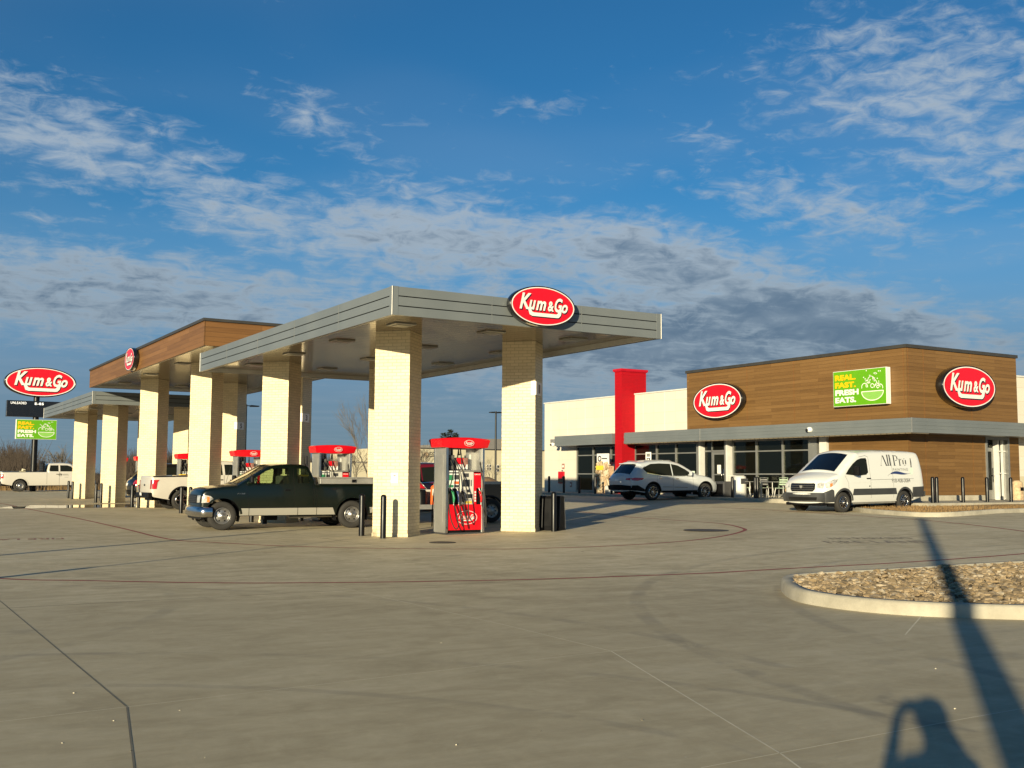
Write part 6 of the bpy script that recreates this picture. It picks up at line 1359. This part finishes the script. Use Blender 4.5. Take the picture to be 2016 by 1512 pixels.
m = MB(); m.lathe([(0, .62), (.10, .62), (.14, .56), (.15, .05), (.13, 0)], 20); m.box(-.17, .02, -.165, -.14, .34, .52, 1); m.lathe([(0, .72), (.05, .71), (.06, .62)], 12, mi=1)
thing_mesh('orange_cooler', ['orange_plastic', 'sign_white'], m, 'tall orange drum cooler with a white label on the trailer', 'cooler', (13.98, 27.25, .53))
m = MB(); m.tube([(-.26, 0, 0), (0, 0, .24), (.26, 0, 0), (-.26, 0, 0)], .022, 6); m.prism([(-.2, .03), (0, .20), (.2, .03)], -.01, .01, 'y', 1)
thing_mesh('warning_triangle', ['pump_silver', 'tower_red'], m, 'red triangle with a white edge standing on the grey case', 'warning triangle', (13.68, 27.7, 1.03))
m = MB(); m.lathe([(0, .5), (.12, .5), (.15, .44), (.16, 0)], 16); thing_mesh('black_pail', ['black_plastic'], m, 'black pail at the left end of the trailer deck', 'pail', (13.50, 27.2, .53))
#@@NEXT
# ================================================================== POLE SIGN
def at_depth(px, py, D): return EYE+ray(px, py)*D
def pole_sign():
    D = 76; c = at_depth(79, 753, D); s = D/F
    root = empty('pole_sign', (c.x, c.y, gz(c.x, c.y)), 0, 'tall roadside pole sign with a red oval, a black price board and a green panel', 'sign')
    zc = c.z-root.location.z
    m = MB(); m.cyl(-.18, .0, 0, zc-.6, .20, 20); m.cyl(-.18, 0, zc-2.0, zc-.9, .13, 16); m.build('pole', 'black_metal', root)
    oval_sign('', (0, -.05, zc), 0, 66*s, 29.5*s, .34, '', False, root)
    z1 = zc-(806-753)*s; m = MB(); m.box(-59*s, 56*s, -.32, .28, z1-15.5*s, z1+15.5*s, 0, None, .02); p = m.build('price_board', 'sign_black', root)
    m = MB(); put_text(m, 'UNLEADED', -52*s, -24*s, z1+8.5*s, z1+13*s, -.33, 0, 0, .0, 1.1); put_text(m, 'E-85', -9*s, 7*s, z1+8*s, z1+12.6*s, -.33, 0, 0, .03, 1.2); m.build('lettering', 'price_white', p)
    z2 = zc-(846-753)*s; eats_panel(root, 73*s, 38*s, .5, (-4*s, -.08, z2))
pole_sign()
# ================================================================== LIGHT POLES
def light_pole(px, D, h, label, arm=(1,), r=.08):
    c = at_depth(px, 940, D); g = gz(c.x, c.y) if c.y < 84 else -.1
    root = empty('light_pole', (c.x, c.y, g), 0, label, 'light pole', 'parking lot light poles')
    m = MB(); m.tube([(0, 0, 0), (0, 0, h)], [r*1.1, r*.8], 10); m.build('pole', 'black_metal', root)
    for a in arm:
        m = MB(); m.box(*sorted((a*.05, a*.30)), -.03, .03, h-.12, h-.06); m.prism([(a*.28, h-.16), (a*.85, h-.14), (a*.85, h-.07), (a*.30, h-.04)], -.18, .18, 'y'); m.build('lamp_head', 'black_metal', root)
    return root
light_pole(975.5, 92, 6.6, 'tall thin lamp pole standing between the pump and the number 1 column', (.7, -.7), .09)
light_pole(481, 72, 5.95, 'lamp pole hidden behind a canopy column with its flat head sticking out to the right', (1,))
# ================================================================== BACKGROUND BUILDINGS
def core_building():
    Y = 104; x0 = onY(640, 938, Y).x; x1 = onY(1075, 938, Y).x; root = empty('office_building', (x0, Y, -.1), 0, 'long tan commercial building behind the pumps with a dark parapet and a round emblem', 'building')
    zt = onY(830, 883.5, Y).z; w = x1-x0; s = (onY(831, 938, Y).x-onY(830, 938, Y).x)
    xw = onY(748, 938, Y).x-x0; zl = onY(715, 911, Y).z
    m = MB(); m.box(xw, w, 0, 14, 0, zt+.1, 0); m.build('wall', 'tan_wall', root)
    m = MB(); m.box(0, xw-.01, .4, 10, 0, zl+.1); m.build('low_wall', 'tan_wall', root)
    m = MB(); m.box(-.05, xw-.02, .35, .6, zl+.11, zl+.22); m.build('low_cap', 'grey_wall', root)
    m = MB(); m.box(xw-.05, w+.05, -.05, .3, zt+.101, zt+.22); m.build('cap', 'dark_cap', root)
    a, b = onY(850, 870, Y+3).x-x0, onY(945, 870, Y+3).x-x0; m = MB(); m.box(a, b, 2.5, 8, zt+.1, onY(900, 873, Y).z); m.build('roof_screen', 'grey_wall', root)
    a, b = onY(946, 870, Y).x-x0, onY(1072, 870, Y).x-x0; m = MB(); m.box(a, b, 1.0, 9, zt+.1, onY(970, 861.5, Y).z); m.build('roof_screen', 'grey_wall', root)
    for px, pw, pys in ((959.5, 2.4, ((917, 6), (923, 6))), (964, 2.4, ((917, 6), (923, 6))), (979.5, 3.2, ((918.5, 7), (926, 7)))):
        for py, ph in pys:
            p = onY(px, py, Y); m = MB(); k_ = s*.5; m.box(p.x-x0-(pw+1.2)*k_, p.x-x0+(pw+1.2)*k_, -.06, .02, p.z+.1-(ph-1)*k_, p.z+.1+(ph-1)*k_); f = m.build('window', 'sign_white', root)
            m = MB(); m.box(p.x-x0-pw*k_, p.x-x0+pw*k_, -.09, -.061, p.z+.1-(ph-2.6)*k_, p.z+.1+(ph-2.6)*k_); m.build('pane', 'window_dark', f)
    p = onY(838, 895.5, Y); m = MB(); M = Matrix.Translation((p.x-x0, -.06, p.z+.1))@Matrix.Rotation(R(90), 4, 'X'); m.lathe([(0, .0), (5.0*s, 0), (5.2*s, .06), (4.0*s, .08), (3.8*s, .02)], 24, M); m.build('emblem', 'firewood', root)
    m = MB(); a, b = onY(845, 893, Y).x-x0, onY(872, 893, Y).x-x0; z = onY(850, 893, Y).z+.1; put_text(m, 'CORE C', a, b, z-2.6*s, z+2.8*s, -.06, 0, 0, .01); a2 = onY(845, 893, Y).x-x0
    put_text(m, 'OUTPATIENT CENTER', a2, b, z-5.4*s, z-3.9*s, -.06, 0, 0, .02) if False else m.box(a2, b, -.07, -.05, z-5.2*s, z-4.0*s); m.build('lettering', 'black_ink', root)
core_building()
m = MB(); rnd = random.Random(2); n = 22; c = at_depth(968, 955, 78)
vs = []; 
for j in range(9):
    for i in range(n):
        u = i/(n-1)*2-1; v = j/8*2-1; h_ = 1.5*max(0, 1-u*u)**.8*max(0, 1-v*v)**.7*(.75+.25*math.sin(3.1*u+1.2)+.12*rnd.random()); vs.append((u*4.5, v*3, h_))
m.add(vs, [(j*n+i, j*n+i+1, (j+1)*n+i+1, (j+1)*n+i) for j in range(8) for i in range(n-1)], 0, True)
o = m.build('dirt_mound', 'brown_dirt', None, (c.x, c.y+3, -.1)); tag(o, 'heap of brown earth before the tan building', 'dirt mound')
# ================================================================== TREES
def branch(m, p, d, l, r, lev, rnd, spread, mi=0):
    n = 3; pts = [p]; q = p
    for i in range(n):
        d = (d+Vector((rnd.gauss(0, .12), rnd.gauss(0, .12), rnd.gauss(.03, .06)))).normalized(); q = q+d*(l/n); pts.append(q)
    m.tube(pts, [r, r*.85, r*.7, r*.5], 5 if lev < 2 else 3, mi if lev < 2 else mi, False)
    if lev >= 4: return
    for k_ in range(rnd.choice((3, 4, 4)) if lev < 3 else 5):
        t = rnd.uniform(.35, 1); b = pts[0].lerp(pts[-1], t) if k_ else pts[-1]
        a = Vector((rnd.gauss(0, 1), rnd.gauss(0, 1), rnd.gauss(0, .5))).normalized(); nd = (d+a*spread*(.8 if k_ else .4)).normalized()
        branch(m, b, nd, l*rnd.uniform(.55, .78), r*.55, lev+1, rnd, spread, mi)
def bare_tree(px, D, h, seed, label, mt='twig', spread=.6, trunk=.16, name='bare_tree'):
    c = at_depth(px, 950, D); rnd = random.Random(seed); root = empty(name, (c.x, c.y, -.1), 0, label, 'tree', 'leafless trees beyond the forecourt')
    m = MB(); m.tube([(0, 0, 0), (.05, 0, h*.22)], [trunk, trunk*.8], 8); m.build('trunk', 'bark', root)
    m = MB()
    for i in range(4): branch(m, Vector((.05, 0, h*(.16+.02*i))), Vector((rnd.uniform(-.5, .5), rnd.uniform(-.5, .5), 1)).normalized(), h*.30, trunk*.6, 0, rnd, spread)
    z = max(v[2] for v in m.v); k_ = (h)/z; m.v = [(x, y, h*.16+(zz-h*.16)*k_) for x, y, zz in m.v]
    m.build('crown', mt, root, None, False); return root
bare_tree(722, 88, 8.6, 11, 'tall pale leafless tree behind the nearest column', 'pale_twig', .45, .06)
bare_tree(700, 96, 4.6, 12, 'low leafless tree right of the pump above the tool box', 'twig', .8, .05)
bare_tree(826, 94, 4.9, 13, 'leafless tree whose twigs show between the nearest column and the pump', 'pale_twig', .6, .09)
bare_tree(962, 92, 3.3, 14, 'small pale leafless tree before the tan building', 'pale_twig', .6, .05)
bare_tree(123, 96, 4.4, 15, 'pale rounded leafless tree behind the white work pickup', 'pale_twig', .8, .14)
bare_tree(228, 98, 4.2, 16, 'brown leafless tree seen between the far canopy columns', 'twig', .8, .12)
bare_tree(20, 100, 4.6, 17, 'dark leafless tree at the left edge of the photo', 'twig', .8, .14)
def thicket():
    rnd = random.Random(21); m = MB()
    def shrub(x, y, h):
        for i in range(46):
            a = rnd.uniform(0, 6.28); le = rnd.uniform(.25, 1.0)**.7*h; sp_ = rnd.uniform(.05, .5); r_ = rnd.uniform(.0, .9)
            bx, by = x+r_*math.cos(a*3), y+r_*math.sin(a*3); tx, ty = bx+math.cos(a)*sp_*le, by+math.sin(a)*sp_*le
            w = rnd.uniform(.016, .04); z1 = le; mx, my = (bx+tx)/2+rnd.gauss(0, .08), (by+ty)/2
            m.add([(bx-w, by, -.1), (bx+w, by, -.1), (mx+w*.8, my, z1*.55), (mx-w*.8, my, z1*.55), (tx, ty, z1)], [(0, 1, 2, 3), (3, 2, 4)])
            for k_ in range(4):
                t = rnd.uniform(.35, .95); px_, py_, pz = bx+(tx-bx)*t, by+(ty-by)*t, z1*t; q = rnd.uniform(.25, .7)*.5; b = rnd.uniform(0, 6.28)
                m.add([(px_-.012, py_, pz), (px_+.012, py_, pz), (px_+math.cos(b)*q, py_+math.sin(b)*q*.5, pz+q*rnd.uniform(.3, 1.2))], [(0, 1, 2)])
    for i in range(520):
        px = rnd.uniform(-130, 480); D = rnd.uniform(90, 122); c = at_depth(px, 950, D); base = 3.0+1.1*math.sin(px*.021+1)+.7*math.sin(px*.055)
        shrub(c.x, c.y, max(1.6, base*rnd.uniform(.65, 1.15)))
    for i in range(110):
        px = rnd.uniform(640, 760); D = rnd.uniform(108, 128); c = at_depth(px, 950, D); shrub(c.x, c.y+14, rnd.uniform(2.6, 4.8))
    tag(m.build('bare_thicket', 'twig', fixn=False), 'brown leafless scrub along the far side of the land', 'thicket', kind='stuff')
    m = MB(); rnd = random.Random(5)
    for i in range(300):
        px = rnd.uniform(-130, 480); D = rnd.uniform(88, 100); c = at_depth(px, 960, D); h_ = rnd.uniform(.3, .8)
        for k_ in range(26):
            x = c.x+rnd.gauss(0, .8); y = c.y+rnd.gauss(0, .5); m.add([(x-.03, y, -.1), (x+.03, y, -.1), (x+rnd.gauss(0, .1), y, h_*rnd.uniform(.6, 1.2))], [(0, 1, 2)])
    tag(m.build('dry_weeds', 'dry_grass', fixn=False), 'strip of tall dry weeds in front of the leafless scrub', 'weeds', kind='stuff')
thicket()
def conifer(px, D, h, label, seed):
    c = at_depth(px, 950, D); rnd = random.Random(seed); root = empty('pine_tree', (c.x, c.y, -.1), 0, label, 'tree', 'dark evergreen tops over the roof')
    m = MB(); m.tube([(0, 0, 0), (0, 0, h*.9)], [.2, .05], 8); m.build('trunk', 'bark', root)
    m = MB()
    for i in range(900):
        z = h*rnd.uniform(.25, 1)**.8; rr = (1-z/h)*2.0+.15; a = rnd.uniform(0, 6.28); r_ = rr*rnd.uniform(.3, 1); p = Vector((r_*math.cos(a), r_*math.sin(a), z-.2*r_)); q = .16
        d = Vector((math.cos(a), math.sin(a), rnd.uniform(-.2, .6))).normalized()*q*2; s_ = Vector((-math.sin(a), math.cos(a), rnd.uniform(-.4, .4)))*q*.6
        m.add([p-s_, p+s_, p+d], [(0, 1, 2)])
    m.build('crown', 'conifer', root, None, False)
conifer(872, 124, 6.5, 'dark evergreen top left over the nearest pump canopy', 1); conifer(885, 126, 7.0, 'tallest dark evergreen top over the nearest pump canopy', 2); conifer(896, 125, 6.6, 'dark evergreen top right over the nearest pump canopy', 3)
# ================================================================== BEHIND THE CAMERA
SH = Vector((math.sin(SUN_B-math.pi), math.cos(SUN_B-math.pi), 0))
p0 = gp(1945, 1325)-SH*12.6
root = empty('light_pole', (p0.x, p0.y, 0), 0, 'stout lamp pole behind the photographer whose shadow crosses the near island', 'light pole', 'parking lot light poles')
m = MB(); m.lathe([(.30, 0), (.30, .7), (.28, .74), (0, .74)], 24); m.build('concrete_foot', 'curb_concrete', root)
m = MB(); m.tube([(0, 0, .74), (0, 0, 4), (0, 0, 7.7)], [.135, .13, .12], 20); m.build('pole', 'black_metal', root)
for (px0, back, h, r_, h1, r1, lb) in (((0, 1137), 3.2, 2.9, .030, .95, .075, 'thin post left of the picture casting the sharp line on the paving'), ((0, 1093), 9.5, 3.9, .075, .4, .2, 'pole left of the picture casting the broad faint line on the paving')):
    q = gp(*px0)-SH*back; root = empty('sign_post', (q.x, q.y, gz(q.x, q.y)), 0, lb, 'post', 'posts outside the left edge')
    m = MB(); m.cyl(0, 0, 0, h1, r1, 16); m.build('footing', 'curb_concrete', root); m = MB(); m.cyl(0, 0, h1, h, r_, 12); m.build('post', 'black_metal', root)
def person():
    PR = Vector((-.40*math.sin(R(38)), -.40*math.cos(R(38)), 0))+Vector((.629, -.777, 0))*.06; root = empty('person', PR, -R(38), 'person in dark clothes standing behind the view and raising a phone with both hands', 'person')
    # joints: x right, y forward
    J = {'pel': (0, 0, .80, .135), 'bel': (0, .01, .93, .13), 'che': (0, .0, 1.12, .145), 'nec': (0, .01, 1.255, .058), 'hea': (-.0, .03, 1.335, .075), 'hd2': (-.005, .04, 1.40, .098), 'top': (-.005, .03, 1.455, .085),
         'sl': (-.15, .01, 1.19, .056), 'el': (-.205, .18, 1.08, .045), 'wl': (-.125, .345, 1.335, .028), 'hl': (-.098, .375, 1.375, .028), 'sr': (.15, .01, 1.19, .056), 'er': (.205, .18, 1.08, .045), 'wr': (.125, .345, 1.335, .028), 'hr': (.098, .375, 1.375, .028),
         'pl': (-.09, 0, .75, .105), 'kl': (-.11, .02, .42, .062), 'al': (-.12, -.02, .08, .042), 'fl': (-.13, .13, .035, .036), 'prr': (.09, 0, .75, .105), 'kr': (.11, .02, .42, .062), 'ar': (.12, -.02, .08, .042), 'fr': (.13, .13, .035, .036)}
    E = [('pel', 'bel'), ('bel', 'che'), ('che', 'nec'), ('nec', 'hea'), ('hea', 'hd2'), ('hd2', 'top'), ('che', 'sl'), ('sl', 'el'), ('el', 'wl'), ('wl', 'hl'), ('che', 'sr'), ('sr', 'er'), ('er', 'wr'), ('wr', 'hr'), ('pel', 'pl'), ('pl', 'kl'), ('kl', 'al'), ('al', 'fl'), ('pel', 'prr'), ('prr', 'kr'), ('kr', 'ar'), ('ar', 'fr')]
    for sd_, hb in ((-1, 'hl'), (1, 'hr')):
        hx, hy, hz, _ = J[hb]
        for i, (dz, l) in enumerate(((.030, .055), (.012, .062), (-.006, .058), (-.022, .046))):
            a, b = 'f%s%da' % (hb, i), 'f%s%db' % (hb, i); J[a] = (hx+sd_*.012, hy+.004, hz+dz, .0085); J[b] = (hx-sd_*(.012+.02*(i < 3))*1.0, hy-.014+.004*i-.01, hz+dz+.012, .0075); E += [(hb, a), (a, b)]
        t = 't'+hb; J[t] = (hx-sd_*.045, hy-.012, hz+.025, .010); E.append((hb, t))
    ks = list(J); me = bpy.data.meshes.new('body'); me.from_pydata([J[k_][:3] for k_ in ks], [(ks.index(a), ks.index(b)) for a, b in E], [])
    o = bpy.data.objects.new('tmp', me); COL.objects.link(o); md = o.modifiers.new('s', 'SKIN'); sv = me.skin_vertices[0].data
    for i, k_ in enumerate(ks): sv[i].radius = (J[k_][3], J[k_][3]*(.8 if k_ in ('che', 'bel', 'pel') else 1)); sv[i].use_root = k_ == 'pel'
    o.modifiers.new('u', 'SUBSURF').levels = 2; bpy.context.view_layer.update()
    m2 = bpy.data.meshes.new_from_object(o.evaluated_get(bpy.context.evaluated_depsgraph_get())); bpy.data.objects.remove(o)
    m2.materials.append(_M['cloth_dark']); m2.materials.append(_M['skin'])
    for p in m2.polygons:
        p.use_smooth = True; c = p.center; p.material_index = 1 if (c.z > 1.27 and c.y < .2) or (c.y > .32 and c.z > 1.29) else 0
    b = bpy.data.objects.new('body', m2); COL.objects.link(b); b.parent = root
    m = MB(); m.lathe([(.0, .115), (.06, .10), (.098, .05), (.108, 0), (.10, -.05), (.085, -.07)], 16, Matrix.Translation((-.005, .018, 1.42))@Matrix.Diagonal((.92, 1.05, 1, 1))); m.build('hair', 'hair', b)
    m = MB(); m.box(-.012, .012, .128, .155, 1.385, 1.42, 0, None, .006)
    for x in (-.035, .035): m.lathe([(0, .012), (.010, .006), (.012, 0)], 10, Matrix.Translation((x, .122, 1.415))@Matrix.Rotation(R(-90), 4, 'X'), 1)
    m.box(-.024, .014, .122, .130, 1.352, 1.358, 2); m.build('face', ['skin', 'black_ink', 'faded_red'], b)
    m = MB(); m.box(-.080, .080, .375, .384, 1.365, 1.44, 0, None, .003); tag(m.build('phone', 'black_plastic'), 'dark phone held up sideways in both hands', 'phone')
    ph = bpy.data.objects['phone']; ph.matrix_world = Matrix.Translation(PR)@Matrix.Rotation(-R(38), 4, 'Z')
person()
